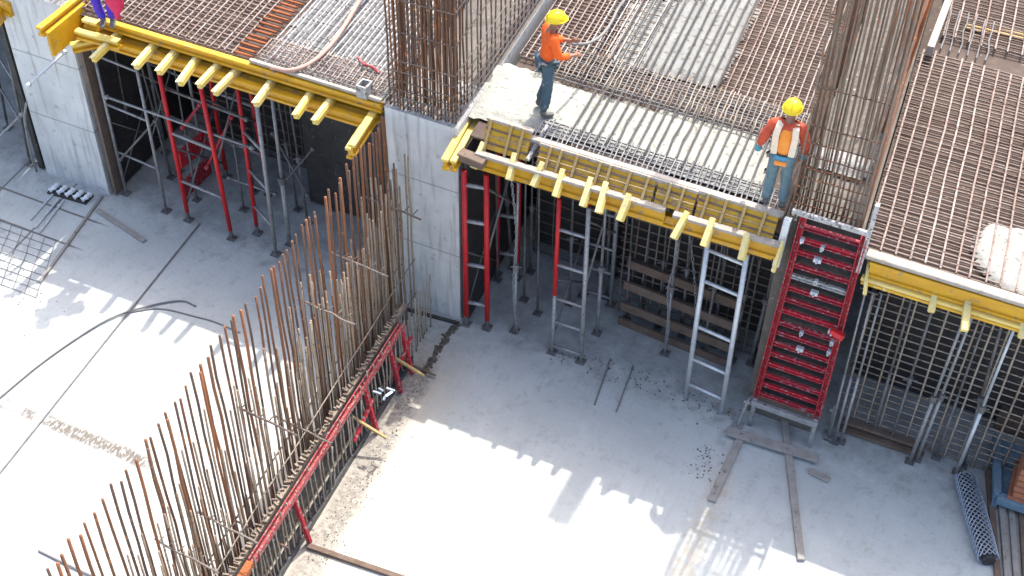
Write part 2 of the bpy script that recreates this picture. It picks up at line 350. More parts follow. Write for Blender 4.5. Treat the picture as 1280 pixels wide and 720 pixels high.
# form panels at the pier flanks; black on the middle one paints its shade
for x13, lab in ((-13.30, 'brown plywood panel against the right flank of the upper left pier'), (-6.70, 'black sheet painting the shaded right flank of the middle pier'), (-14.86, 'black plywood panel against the left flank of the upper left pier')):
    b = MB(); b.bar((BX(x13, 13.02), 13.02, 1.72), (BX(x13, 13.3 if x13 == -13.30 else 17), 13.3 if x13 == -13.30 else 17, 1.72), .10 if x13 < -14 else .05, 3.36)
    tag(b.build('shutter_shade_board', M['wood_brown'] if x13 == -13.30 else M['black']), lab, 'form panel')

b = MB(); b.bar((BX(-13.33, 13.34), 13.34, 1.72), (BX(-13.33, 16.9), 16.9, 1.72), .05, 3.36); tag(b.build('shutter_shade_board', M['black']), 'black sheet painting the dark behind the brown panel on the upper left pier', 'shutter')  # black sheet paints the darkness beyond the brown strip
# ------------------------------------------------------------------ slab decks, fresh concrete
def deck(x0, x1, y1, label, m, z=3.60):
    t = thing('formwork_deck', (BX(x0, 13.05), 13.05, z), label, 'formwork deck')
    b = MB(); P = [(BX(x, y), y, zz) for zz in (z-.03, z) for x, y in ((x0, 13.05), (x1, 13.05), (x1, y1), (x0, y1))]
    b.add(P, [(3, 2, 1, 0), (4, 5, 6, 7), (0, 1, 5, 4), (1, 2, 6, 5), (2, 3, 7, 6), (3, 0, 4, 7)]); b.build('plywood', m, t)
    return t
deck(-22, -14.92, 24, 'dark plywood deck left of the upper left pier', M['deck'])
d1 = deck(-13.24, -7.95, 24, 'plywood deck under the rusty mesh at the upper left', M['deck'])
d2 = deck(-6.64, -2.28, 24, 'plywood deck under the two workers', M['deck'])
d3 = deck(-1.26, 3.6, 24, 'plywood deck under the wide mesh at the right', M['deck'])
def sheet(name, poly, z, m, label=None, amp=.012, step=.09, edge=.10, th=.05):
    """an irregular poured patch: polygon in (x,y), height grid that drops to the deck at its ragged border"""
    xs = [p[0] for p in poly]; ys = [p[1] for p in poly]
    def inside(x, y):
        c = False; j = len(poly)-1
        for i in range(len(poly)):
            xi, yi = poly[i]; xj, yj = poly[j]
            if (yi > y) != (yj > y) and x < (xj-xi)*(y-yi)/(yj-yi)+xi: c = not c
            j = i
        return c
    nx = int((max(xs)-min(xs))/step)+1; ny = int((max(ys)-min(ys))/step)+1
    vid = {}; vs = []; fs = []
    def V(i, j):
        if (i, j) not in vid:
            x = min(xs)+i*step; y = min(ys)+j*step
            e = sum(inside(x+dx*step*1.1, y+dy*step*1.1) for dx, dy in ((1, 0), (-1, 0), (0, 1), (0, -1)))
            zz = z-(th if e < 4 else 0)+ru(0, amp); vid[(i, j)] = len(vs); vs.append((x+ru(-.3, .3)*step, y+ru(-.3, .3)*step, zz))
        return vid[(i, j)]
    for i in range(nx):
        for j in range(ny):
            if inside(min(xs)+(i+.5)*step, min(ys)+(j+.5)*step): fs.append((V(i, j), V(i+1, j), V(i+1, j+1), V(i, j+1)))
    b = MB(); b.add(vs, fs); o = b.build(name, m, smooth=True); return tag(o, kind='structure')
def gp(*pts, z=3.68): return [tuple(G(x, y, z)[:2]) for x, y in pts]
sheet('slab_concrete', gp((588, 62), (640, 78), (700, 98), (760, 118), (850, 140), (962, 168), (958, 246), (900, 232), (800, 196), (700, 168), (640, 155), (588, 142)), 3.68, M['fresh'])
sheet('slab_concrete', gp((776, 0), (955, -6), (902, 106), (840, 96), (760, 80)), 3.68, M['grey_slab'])
sheet('slab_concrete', gp((776, 0), (955, -6), (1000, -130), (880, -130)), 3.68, M['fresh'])
sheet('slab_concrete', gp((1214, 306), (1222, 284), (1236, 274), (1262, 279), (1300, 286), (1420, 300), (1440, 420), (1330, 392), (1270, 368), (1240, 350), (1222, 330), z=3.70), 3.698, M['lime'], th=.05, step=.05, amp=.003)
sheet('slab_concrete', gp((1012, 190), (1050, 196), (1090, 208), (1084, 232), (1050, 224), (1008, 212)), 3.86, M['crust'], th=.1, step=.06)
sheet('slab_concrete', [(BX(x, y), y) for x, y in ((-10.05, 13.12), (-8.0, 13.12), (-8.0, 17), (-10.05, 17))], 3.63, M['deck_grey'], th=.01)

# ------------------------------------------------------------------ rebar mats on the deck
def mat_bars(label, x0, x1, y0, y1, sx, sy, z, mlong, mcross, rl=.011, rc=.011, group='reinforcement mats on the deck', jx=.15, jy=.15, long_on_top=True, gaps=0.0, name='rebar_mat', zc=None, slope=0, wob=.009):
    t = thing(name, (BX((x0+x1)/2, y0), y0, z), label, 'rebar mat', group)
    vars_l = [unit_bar('y', 1, rl, mlong, .009, 6) for _ in range(4)] if mlong else None
    vars_c = [unit_bar('x', 1, rc, mcross, wob, 7) for _ in range(4)] if mcross else None
    zl = z+(rl+rc)*(1 if long_on_top else -1)
    out = []
    if mlong:
        n = int(round((x1-x0)/sx))
        for i in range(n+1):
            if rnd() < gaps: continue
            x = x0+(x1-x0)*i/max(1, n)+ru(-jx, jx)*sx
            ya = y0+ru(-.03, .02); yb = y1+ru(-.06, .06)
            o = link('lengthwise_bar', random.choice(vars_l), t, (BX(x, ya)+ru(-.004, .004), ya, zl+ru(0, .006)))
            o.scale = (1, yb-ya, 1); o.rotation_euler = (slope, 0, -math.atan(SK)+ru(-.004, .004)) if False else (slope, 0, math.atan(-SK)+ru(-.006, .006)); out.append(o)
    if mcross:
        n = int(round((y1-y0)/sy))
        for j in range(n+1):
            if rnd() < gaps: continue
            y = y0+(y1-y0)*j/max(1, n)+ru(-jy, jy)*sy
            xa = BX(x0, y)+ru(-.04, .02); xb = BX(x1, y)+ru(-.02, .04)
            o = link('cross_bar', random.choice(vars_c), t, (xa, y, (zc or z)+ru(0, .006)))
            o.scale = (xb-xa, 1, 1); o.rotation_euler = (0, 0, ru(-.005, .005)); out.append(o)
    return t
mat_bars('rusty brown close mesh on the upper left deck, left of the orange bars', -13.2, -10.5, 13.12, 18.5, .115, .095, 3.67, M['rust_pink'], M['rust_deep'], .012, .013)
t = mat_bars('ladder-like strip of orange bars beside the rusty brown mesh, upper left deck', -10.46, -10.13, 13.15, 18.3, 1, .115, 3.71, None, M['rust_orange'], rc=.020, wob=.001)
mat_bars('silvery grey lengthwise bars under the curving pink hose', -10.05, -8.05, 13.15, 18.3, .085, .30, 3.70, M['bar_dusty'], M['bar_grey'], .013, .010)
mat_bars('loose brownish mesh at the deck lip below the pink hose', -10.05, -8.05, 13.12, 13.62, .10, .085, 3.76, M['rust_pink'], M['rust_pink'], .010, .010)
mat_bars('brown close mesh ahead of the left worker, beside the pier bars', -6.62, -5.35, 14.95, 20.4, .10, .095, 3.67, M['rust_pink'], M['rust_deep'], .011, .012)
mat_bars('dark widely spaced bars over the pale strip between the workers', -5.35, -2.55, 13.5, 14.95, .135, 2.2, 3.73, M['bar_dark'], None, .0135, .011)
mat_bars('dense grey beam cage along the deck lip between the two workers', -5.75, -2.42, 13.12, 13.66, .075, .075, 3.74, M['bar_grey'], M['bar_grey'], .010, .011)
mat_bars('dense dusty mesh strip running from the left worker to the right worker', -6.3, -2.35, 14.62, 15.36, .07, .075, 3.745, M['rust_grey'], M['bar_grey'], .010, .011)
mat_bars('dark lengthwise bars over the pale concrete at the top centre', -5.35, -3.75, 15.3, 20.5, .12, .6, 3.74, M['bar_dark'], None, .0135, .011)
mat_bars('dusty mixed bars right of the hose held by the left worker', -5.75, -4.95, 15.25, 20.5, .085, .17, 3.71, M['bar_dusty'], M['rust_grey'], .010, .009)
mat_bars('brown close mesh behind the right worker', -3.75, -2.35, 15.2, 21.5, .10, .092, 3.68, M['rust_pink'], M['rust_deep'], .012, .012)
mat_bars('pale lengthwise bars over rusty cross bars on the wide right deck', -1.22, 3.2, 13.16, 17.7, .187, .082, 3.67, M['rust_pink'], M['rust_deep'], .015, .013, jx=.08)
mat_bars('dark mesh beyond the gap at the top right corner', -1.0, 3.2, 18.2, 22.4, .187, .095, 3.67, M['rust_pink'], M['rust_deep'], .015, .013, jx=.08)
b = MB(); b.bar(G(1208, 33, 3.62), G(1330, 56, 3.62), .16, .04); tag(b.build('plank', M['batten']), 'tan plank lying across the mesh at the top right corner', 'plank')
b = MB(); b.bar(G(1162, 64, 3.80), G(1186, 0, 3.80), .10, .16); b.bar(G(1186, 0, 3.8), G(1196, -60, 3.8), .10, .16); tag(b.build('plank', M['plank_white']), 'whitish upstanding plank beside the orange bars at the top right', 'plank')
b = MB()
for i in range(7):
    x = -1.1+i*.13; b.tube(bend((BX(x, 17.9), 17.9, 3.66), (BX(x, 18.9), 18.9, 3.70+ru(0, .06)), 5, .02), .012)
t = tag(b.build('loose_bars', M['bar_grey']), 'few thin grey bars lying in the dark gap at the top right', 'steel bars')

# ------------------------------------------------------------------ starter bar cages on the piers
def cage(label, x0, x1, y0, y1, z, ht, mfront, mside, fsp, ssp, rows=2, orange=None, hoops=(), r=.013):
    t = thing('starter_bar_cage', (BX((x0+x1)/2, y0), y0, z), label, 'rebar cage', 'starter bars rising from the piers')
    vf = [unit_bar('z', ht, r, mfront, .012, 6) for _ in range(5)]; vs = [unit_bar('z', ht, r, mside, .012, 6) for _ in range(5)]
    vo = [unit_bar('z', ht, r*1.2, M['rust_orange'], .012, 6) for _ in range(2)]
    k = 0
    for row in range(rows):
        y = y0+.05+row*.22; n = int((x1-x0-.08)/fsp)
        for i in range(n+1):
            x = BX(x0+.04+i*(x1-x0-.08)/n, y)
            o = link('starter_bar', random.choice(vf), t, (x+ru(-.012, .012), y+ru(-.02, .02), z-.01))
            o.rotation_euler = (ru(-.008, .008), ru(-.008, .008), ru(0, 6.28)); o.scale = (1, 1, ru(.95, 1.03)); k += 1
    n = int((y1-y0-.5)/ssp)
    for i in range(n):
        y = y0+.5+i*ssp
        for x in ((x0+.05), (x1-.05)):
            oc = orange and x > (x0+x1)/2 and y > orange
            o = link('flank_bar', random.choice(vo if oc and rnd() < .6 else vs), t, (BX(x, y)+ru(-.012, .012), y+ru(-.02, .02), z-.01))
            o.rotation_euler = (ru(-.01, .01), ru(-.01, .01), ru(0, 6.28)); o.scale = (1, 1, ru(.94, 1.04)); k += 1
    for hz in hoops:
        b = MB(); c = .02
        P = [(BX(x0+c, y0+.04), y0+.04, z+hz), (BX(x1-c, y0+.04), y0+.04, z+hz+.01), (BX(x1-c, y1-.4), y1-.4, z+hz), (BX(x0+c, y1-.4), y1-.4, z+hz), (BX(x0+c, y0+.04), y0+.04, z+hz)]
        for a, q in zip(P[:-1], P[1:]): b.tube(bend(a, q, 5, .008), .009)
        b.build('hoop', mside, t, smooth=True)
    return t
cage('grey starter bars on the upper left pier, cut by the photo top', -14.7, -13.45, 13.15, 17, 3.68, 2.2, M['rust_grey'], M['rust_grey'], .09, .22, 1)
cage('tall dense brown starter bars rising from the middle pier', -7.90, -6.83, 13.02, 19.5, 3.68, 2.9, M['rust'], M['rust_dark'], .052, .18, 3, hoops=(.08, .2, .32, .46, .62, .80, 1.25, 1.75))
cage('tall brown starter bars above the red slatted column formwork', -2.24, -1.30, 13.26, 20.5, 3.68, 3.7, M['rust_brown2'], M['rust'], .06, .25, 2, orange=14.8, hoops=(.06, .14, .24, .36, .5, .66, .82, 1.0, 1.2, 1.45, 2.0))

t = thing('leaning_bars', G(1105, 165, 3.8), 'bright orange bars leaning along the right side of the cage at the top right', 'steel bars')
for i, (a, c, r_) in enumerate((((1104, 165), (1158, -8), .028), ((1112, 150), (1166, -8), .022), ((1097, 170), (1140, -4), .018), ((1090, 150), (1122, 10), .016), ((1118, 120), (1160, 8), .018))):
    p0 = G(*a, 3.72); p1 = FY(*c, p0.y+.25); b = MB(); b.tube(bend(p0, p1, 6, .015), r_); b.build('leaning_bar', M['rust_orange'], t, smooth=True)
# ------------------------------------------------------------------ tall rusty rebar fence
FX = -7.80
t = thing('rebar_fence', (BX(FX, 9), 9, 0), 'long diagonal fence of tall rusty bars running from the middle pier to the bottom left', 'rebar fence')
tall = [unit_bar('z', 3.72, .0165, M['rust'], .010, 8) for _ in range(7)]
tall_o = [unit_bar('z', 3.72, .0195, M['rust_brown'], .010, 8) for _ in range(3)]
y = 3.9; k = 0
while y < 12.85:
    x = BX(FX, y)
    o = link('tall_bar', random.choice(tall_o if rnd() < .34 else tall), t, (x+ru(-.015, .015), y, 0))
    o.scale = (1, 1, ru(.975, 1.015)); o.rotation_euler = (ru(-.006, .006), ru(-.018, .004), ru(0, 6.28)); 
    z = o.rotation_euler.z
    y += ru(.09, .165) if y < 11.6 else ru(.09, .13); k += 1
short = [unit_bar('z', 2.68, .0135, M['rust_tan'], .009, 7) for _ in range(6)]
short2 = [unit_bar('z', 2.68, .014, M['rust'], .009, 7) for _ in range(4)]
y = 4.6; k = 0
while y < 12.9 and k < 98:
    o = link('lap_bar', random.choice(short if rnd() < .7 else short2), t, (BX(FX+.26, y)+ru(-.02, .02), y, 0))
    o.scale = (1, 1, (ru(.5, .95) if y < 9.5 else ru(.93, 1.03)) if y < 11.6 else ru(.96, 1.22)); o.rotation_euler = (ru(-.006, .006), ru(-.006, .006), ru(0, 6.28)); y += ru(.085, .125); k += 1
mid_ = [unit_bar('z', 2.9, .0135, M['rust_tan'], .010, 7) for _ in range(5)]
y = 4.4; k = 0
while y < 12.9 and k < 98:
    o = link('middle_bar', random.choice(mid_), t, (BX(FX+.12, y)+ru(-.04, .04), y, 0)); o.scale = (1, 1, ru(.7, 1.16)); o.rotation_euler = (ru(-.006, .006), ru(-.014, .004), ru(0, 6.28)); y += ru(.11, .17); k += 1
# short bars of the kicker in front
kick = [unit_bar('z', 1.0, .012, M['rust_grey'], .01, 5) for _ in range(4)]
y = 6.6; k = 0
while y < 12.7 and k < 80:
    o = link('kicker_bar', random.choice(kick), t, (BX(FX+.62, y)+ru(-.02, .02), y, 0)); o.scale = (1, 1, ru(.8, 1.15)); o.rotation_euler = (ru(-.03, .03), ru(-.03, .03), 0); y += ru(.07, .13); k += 1
# horizontal distribution bars and spacer ties
for x, z, m_, y0 in ((FX+.285, .35, 'rust_grey', 4.4), (FX+.285, 1.05, 'rust_grey', 4.4), (FX-.035, .7, 'rust_dark', 3.9), ):
    b = MB(); b.tube(bend((BX(x, y0), y0, z), (BX(x, 12.9), 12.9, z+.02), 14, .015), .010); b.build('rail_bar', M[m_], t, smooth=True)
for yy, z in ((12.3, 2.6), (11.2, 2.5), (10.2, 2.55), (8.55, 2.2), (9.3, 1.2), (7.4, 1.5), (6.6, 2.0), (5.9, 1.2), (8.0, .6)):
    b = MB(); b.tube(bend((BX(FX-.15, yy), yy, z), (BX(FX+.75, yy), yy-.05, z-.03), 6, .012), .014)
    for q in range(6): b.tube(bend((BX(FX-.1+q*.14, yy), yy-.02, z-.03), (BX(FX-.05+q*.14, yy), yy+.05, z+.04), 3, .01), .008)
    b.build('spacer_tie', M['rust_dark'], t, smooth=True)

# red kicker formwork rail on the fence foot
t = thing('kicker_formwork', (-6.9, 9.5, 0), 'low red kicker formwork rail with red legs along the foot of the rusty fence', 'formwork rail')
KX = lambda y, o=0: -6.94+o+SK*.85*(y-9.9)
b = MB(); b.prof((KX(7.35), 7.35, .98), (KX(11.7), 11.7, .98), [(-.042, -.055), (.042, -.055), (.042, .055), (.024, .055), (.024, -.02), (-.024, -.02), (-.024, .055), (-.042, .055)])
b.build('rail', M['red_dusty'], t, bevel=.004)
b = MB(); b.bar((KX(5.2), 5.2, .97), (KX(7.34), 7.34, .97), .10, .10); b.build('rusty_rail', M['rust_orange'], t, bevel=.006)
b = MB(); b.bar((KX(6.6, -.15), 6.6, .95), (KX(12.1, -.15), 12.1, .95), .06, .05)
for i in range(90):
    yy = 6.7+i*.058+ru(-.02, .02); b.box((KX(yy, -.16)+ru(-.03, .03), yy, .995), (ru(.03, .10), ru(.012, .03), ru(.02, .05)), Matrix.Rotation(ru(-.6, .6), 3, 'Z'))
b.build('grey_rail', M['rust_grey'], t)
b = MB(); b.bar((KX(6.6, -.20), 6.6, .45), (KX(11.9, -.20), 11.9, .45), .03, .88); b.build('form_face', M['black_wet'], t)
b = MB(); b.bar((KX(6.6, -.02), 6.6, .06), (KX(11.9, -.02), 11.9, .06), .14, .12); b.build('sole_plate', M['black_wet'], t)
for yy in (8.42, 10.45, 11.25, 11.65):
    b = MB(); b.bar((KX(yy, .01), yy, .92), (KX(yy, .13), yy+.03, .03), .07, .05, up=(0, 1, 0)); b.build('leg', M['red_worn'], t, bevel=.004)
for yy in (10.0, 11.3):
    b = MB(); b.bar((KX(yy, .03), yy, .30), (KX(yy, .03), yy+.55, .62), .05, .04); b.build('brace', M['red_worn'], t, bevel=.004)
for yy in (10.2, 11.45):
    b = MB(); b.bar((KX(yy, -.1), yy, .55), (KX(yy, .42), yy+.05, .30), .035, .035); b.build('stake', M['batten'], t)
b = MB(); p = G(478, 492, 1.02)
for i in range(5): b.box(p+Vector((ru(-.12, .12), ru(-.1, .1), ru(0, .08))), (ru(.06, .13), .03, .02), Matrix.Rotation(ru(0, 3), 3, 'Z') @ Matrix.Rotation(ru(-.4, .4), 3, 'X'))
tag(b.build('form_clamp', M['net']), 'small bluish clamp caught on top of the red kicker rail', 'clamp')
# rubble along joints
def rubble(label, a, c, n, wd, s0, s1, m='dirt'):
    b = MB(); a = Vector(a); c = Vector(c); d = (c-a).normalized(); r = Vector((-d.y, d.x, 0))
    for i in range(n):
        s = ru(s0, s1); p = a.lerp(c, rnd())+r*random.gauss(0, wd); p.z = s*.3
        Rm = Matrix.Rotation(ru(0, 6.28), 3, 'Z') @ Matrix.Rotation(ru(-1, 1), 3, 'X')
        P = [p+Rm @ Vector((ru(.3, .6)*s*sx, ru(.3, .6)*s*sy, ru(.2, .5)*s*sz)) for sx in (-1, 1) for sy in (-1, 1) for sz in (-1, 1)]
        b.add(P, [(0, 1, 3, 2), (4, 6, 7, 5), (0, 4, 5, 1), (2, 3, 7, 6), (0, 2, 6, 4), (1, 5, 7, 3)])
    return tag(b.build('rubble', M[m]), label, 'rubble', kind='stuff')
rubble('dark mortar crumbs trailing from the middle pier to the red rail', G(572, 402), G(528, 468), 260, .03, .012, .04)
rubble('dark crumbs along the foot of the red rail', G(528, 470), G(395, 705), 420, .10, .005, .016)
rubble('small stones along the foot of the rusty fence', G(560, 560), G(400, 740), 200, .30, .004, .014, 'dirt_pale')
rubble('crumbs at the mouth of the middle bay', G(690, 440), G(930, 520), 170, .12, .006, .022)
rubble('crumbs beside the timber planks', G(875, 600), G(890, 560), 60, .10, .006, .022)
rubble('scattered crumbs on the left floor', G(20, 330), G(60, 430), 50, .2, .006, .018)
b = MB(); b.bar(G(487, 380)+Vector((0, -.03, .02)), G(575, 404)+Vector((0, -.03, .02)), .05, .04); tag(b.build('batten', M['black']), 'dark batten along the foot of the middle pier', 'batten')
b = MB(); b.bar(G(385, 684)+Vector((0, 0, .03)), G(560, 744)+Vector((0, 0, .03)), .07, .05); tag(b.build('batten', M['wood_brown']), 'dirty brown batten on the floor at the bottom centre', 'batten')

# ------------------------------------------------------------------ yellow timber beams at the slab edge
def beam(label, p0, p1, m='yellow', w_=.09, h_=.2, cat='timber beam', group=None, name='timber_beam', flange=None):
    t = thing(name, p0, label, cat, group)
    b = MB(); b.ibeam(p0, p1, w_, h_); b.build('beam_body', M[m], t, bevel=.003)
    d = (Vector(p1)-Vector(p0)).normalized()
    b = MB(); b.bar(Vector(p0)-d*.012+Vector((0, 0, h_/2-.022)), Vector(p1)+Vector((0, 0, h_/2-.022)), w_+.008, .05); b.build('top_flange', M[flange or 'yellow_pale'], t, bevel=.006)
    return t
def A(x0, x1, y, z, dy=0): return (x0, y, z), (x1, y+dy, z)
# ledgers that run along the edge: (label, x0, x1, y, z)
for lab, x0, x1, yy, z, fl, hh in (
    ('upper yellow edge beam over the upper left bay, directly under the mesh', -12.75, -8.0, 13.02, 3.60, 'yellow', .15),
    ('lower front yellow ledger beam of the upper left bay', -13.3, -8.15, 12.92, 3.33, 'yellow', .16),
    ('lower rear yellow ledger beam of the upper left bay', -13.1, -8.1, 13.10, 3.32, 'yellow', .16),
    ('lower yellow ledger beam of the middle bay', -6.55, -2.3, 13.02, 3.22, 'yellow', .2),
    ('yellow front beam of the middle bay left of the broken joint', -6.45, -3.75, 12.88, 3.39, 'plank_white', .24),  # whitish flange on both front beams paints sunlight on their tops
    ('yellow front beam of the middle bay next to the red formwork', -3.62, -2.22, 12.88, 3.40, 'plank_white', .24),
    ('lower yellow ledger beam of the right bay', -1.15, 2.6, 12.98, 3.32, 'yellow_pale', .10),
    ('upper yellow edge beam of the right bay under the whitish plank', -1.1, 2.7, 13.02, 3.50, 'yellow', .24)):
    p0, p1 = A(x0, x1, yy, z, .04); beam(lab, p0, p1, flange=fl, h_=hh)
# joists whose ends jut over the bays
bay1 = [((115, 77), 'first from the upper left pier'), ((168, 86), 'second from the upper left pier'), ((197, 93), 'third from the upper left pier'), ((223, 107), 'fourth from the upper left pier'), ((247, 110), 'fifth from the upper left pier'), ((267, 119), 'sixth from the upper left pier'), ((318, 133), 'third from the middle pier'), ((368, 148), 'second from the middle pier'), ((392, 155), 'nearest the middle pier')]
bay2 = [((590, 212), 'over the narrow red frame'), ((635, 227), 'second right of the middle pier'), ((665, 235), 'third right of the middle pier'), ((693, 248), 'fourth right of the middle pier'), ((727, 260), 'fifth right of the middle pier'), ((747, 268), 'sixth right of the middle pier'), ((773, 278), 'seventh right of the middle pier'), ((840, 300), 'left of the aluminium ladder'), ((878, 310), 'over the aluminium ladder, left rail'), ((925, 327), 'over the aluminium ladder, right rail'), ((965, 342), 'slim one beside the red formwork')]
bay3 = [((1080, 370), 'first from the red formwork'), ((1093, 362), 'second from the red formwork'), ((1105, 366), 'third from the red formwork'), ((1163, 392), 'broad, fourth from the red formwork'), ((1205, 415), 'fifth from the red formwork'), ((1277, 425), 'cut by the right photo edge')]
for bay, nm, gr in ((bay1, 'upper left bay', 'joist ends over the upper left bay'), (bay2, 'middle bay', 'joist ends over the middle bay'), (bay3, 'right bay', 'joist ends over the right bay')):
    tops2 = [(603, 183), (643, 197), (677, 208), (703, 217), (738, 227), (757, 233), (785, 248), (857, 270), (890, 278), (933, 297), (977, 307)]
    tops3 = [(1085, 325), (1097, 326), (1108, 332), (1172, 350), (1211, 360), (1280, 383)]
    for k, ((px, py_), lab) in enumerate(bay):
        zb = {'upper left bay': 3.30, 'middle bay': 3.30, 'right bay': 3.22}[nm]; p = G(px, py_, zb); p.z = zb+.085
        slim = .055 if ('slim' in lab or lab in ('first from the red formwork', 'second from the red formwork', 'third from the red formwork')) else .095
        tops1 = [(133, 56), (182, 67), (212, 72), (238, 83), (265, 88), (290, 93), (343, 96), (388, 116), (412, 126)]
        if True:
            tp = (tops1 if bay is bay1 else tops2 if bay is bay2 else tops3)[k]; p1 = G(*tp, 3.475 if bay is bay1 else 3.535); p0 = G(px, py_, 3.42 if bay is bay1 else 3.30 if bay is bay2 else 3.24)
            if bay is bay1: p0.z = p1.z-.02; q_ = (p1-p0).normalized(); p1 = p1+q_*((13.12-p1.y)/q_.y)
            if bay is bay3: p1 = p1+Vector((0, .10, 0))
            t = thing('timber_joist', p1, 'pale yellow joist end of the %s, %s' % (nm, lab), 'joist', gr); d = (p0-p1).normalized(); wd = .05 if slim < .07 else ru(.085, .10)
            b = MB(); b.prof(p1, p0+Vector((0, .03, 0)), [(-wd/2, -.08), (wd/2, -.08), (wd/2, .02), (-wd/2, .02)], up=(0, -.5, .8)); b.build('beam_body', M['yellow_pale'], t, bevel=.014)
            b = MB(); b.bar(p1-d*.06+Vector((0, -.028, .028)), p0-d*.02+Vector((0, -.028, .028)), wd*.8, .02, up=(0, -.5, .8)); b.build('top_flange', M['yellow_cream'], t, bevel=.006)
            continue
        y0 = p.y+ru(-.02, .02)
        x0 = p.x+.02
        beam('pale yellow joist end of the %s, %s' % (nm, lab), (x0, y0, p.z), (x0+SK*(2.2 if bay is bay1 else .6)+ru(-.03, .03), (y0+2.2 if bay is bay1 else 13.02), p.z+.015), 'yellow_pale', slim, .17, 'joist', gr, 'timber_joist')
# hidden joists carrying the decks further back are the same beams, seen under the slab
# bay 1 left cluster over pier 1
beam('long bright yellow beam jutting left over the upper left pier, top one', G(50, 40, 3.72)+Vector((0, 0, 0)), G(110, -8, 3.72), 'yellow', .10, .16, flange='yellow')
b = MB(); p0 = G(62, 56, 3.50); p1 = G(108, 18, 3.50); b.bar(p0, p1, .06, .42, up=(0, -.35, 1)); tag(b.build('form_board', M['yellow'], bevel=.01), 'broad yellow form board hanging below the top beam at the upper left pier', 'form board')
for (a, c, z, lab) in (((90, 60), (128, 52), 3.30, 'stubby yellow beam end beside the upper left pier, lower'), ((97, 42), (150, 56), 3.50, 'stubby yellow beam beside the upper left pier, middle'), ((106, 28), (124, 33), 3.62, 'short yellow block at the feet of the person in blue')):
    beam(lab, G(a[0], a[1], z), G(c[0], c[1], z), 'yellow', .10, .15)
# bay 1 right end beams
beam('long yellow beam jutting out beside the middle pier, upper left bay side', G(440, 188, 3.40), G(476, 132, 3.40), 'yellow', .10, .2)
beam('second yellow beam tucked under the jutting one at the upper left bay', G(436, 192, 3.2), G(462, 150, 3.2), 'yellow', .09, .2)
# bay 2 left beams
beam('outer yellow beam jutting forward from the middle pier top right', G(556, 206, 3.45), G(592, 142, 3.45), 'yellow', .09, .2)
beam('inner yellow beam jutting forward from the middle pier top right', G(566, 208, 3.38), G(600, 148, 3.38), 'yellow', .08, .2)
b = MB(); b.bar(G(574, 192, 3.45), G(606, 205, 3.42), .16, .12); tag(b.build('timber_block', M['wood_brown'], bevel=.008), 'brown timber block behind the first joist beside the middle pier', 'timber block')
# bay 0 corner
b = MB(); b.ibeam(G(-30, -8, 3.35), G(14, 12, 3.35), .1, .24); b.bar(G(-6, 26, 3.2), G(10, 8, 3.2), .1, .2); tag(b.build('timber_beam', M['yellow']), 'yellow beam end in the extreme upper left corner', 'timber beam')
p = [G(20+i*0, 10, 3.3) for i in range(1)]
# edge formwork with battens, middle bay
def edge_form(label, a, c, zt, zb, yt, yb, nb, m='yellow_panel'):
    xa, xc = a, c
    t = thing('edge_formwork', (xa, yt, zb), label, 'edge formwork', 'edge form panels of the middle bay')
    b = MB(); b.add([(xa, yt, zt), (xc, yt, zt), (xc, yb, zb), (xa, yb, zb), (xa, yt+.03, zt), (xc, yt+.03, zt), (xc, yb+.03, zb), (xa, yb+.03, zb)], [(0, 1, 2, 3), (7, 6, 5, 4), (0, 4, 5, 1), (3, 2, 6, 7), (0, 3, 7, 4), (1, 5, 6, 2)])
    b.build('panel', M[m], t)
    for i in range(nb):
        x = xa+(xc-xa)*(i+.5)/nb+ru(-.05, .05)
        b = MB(); b.bar((x, yt-.02, zt+.05), (x-.02, yb-.035, zb-.02), .035, .03, up=(0, 1, 0)); b.build('batten', M['batten'], t, bevel=.003)
    for k in range(3):
        f = .25+.25*k; yy = yt+(yb-yt)*f-.012; zz = zt+(zb-zt)*f
        b = MB(); b.bar((xa, yy, zz), (xc, yy, zz), .02, .018); b.build('horizontal_strip', M['batten' if k % 2 else 'wood_brown'], t)
    b = MB(); b.bar((xa-.02, yt+.02, zt+.02), (xc+.02, yt+.02, zt+.02), .07, .05); b.build('top_plank', M['plank_white'], t, bevel=.006)
edge_form('short battened yellow edge panel below the left worker', -6.42, -5.78, 3.86, 3.52, 13.16, 12.98, 3)
edge_form('long battened brownish edge panel right of the left worker', -5.62, -3.98, 3.74, 3.50, 13.12, 12.96, 7)
edge_form('plain yellow edge panel in the middle of the middle bay', -3.94, -3.42, 3.74, 3.50, 13.12, 12.96, 2)
edge_form('battened beige edge panel below the right worker', -3.38, -2.34, 3.76, 3.50, 13.12, 12.96, 4)
b = MB(); b.bar((-5.85, 13.17, 3.77), (-2.3, 13.18, 3.77), .09, .05); tag(b.build('edge_plank', M['plank_white'], bevel=.008), 'whitish plank along the slab lip between the two workers', 'plank')
b = MB(); b.bar((-5.70, 13.5, 3.78), (-5.74, 12.96, 3.56), .05, .05); tag(b.build('batten', M['bar_dusty'], bevel=.004), 'grey diagonal batten in the gap between two edge panels below the left worker', 'batten')
b = MB(); b.bar((-1.18, 13.05, 3.68), (3.4, 13.05, 3.68), .15, .06); tag(b.build('edge_plank', M['plank_white'], bevel=.01), 'thick whitish plank along the lip of the right deck', 'plank')
b = MB(); b.bar((-10.15, 13.06, 3.72), (-8.0, 13.06, 3.72), .06, .05); tag(b.build('edge_plank', M['plank_white'], bevel=.006), 'thin whitish plank above the yellow beam below the pink hose', 'plank')
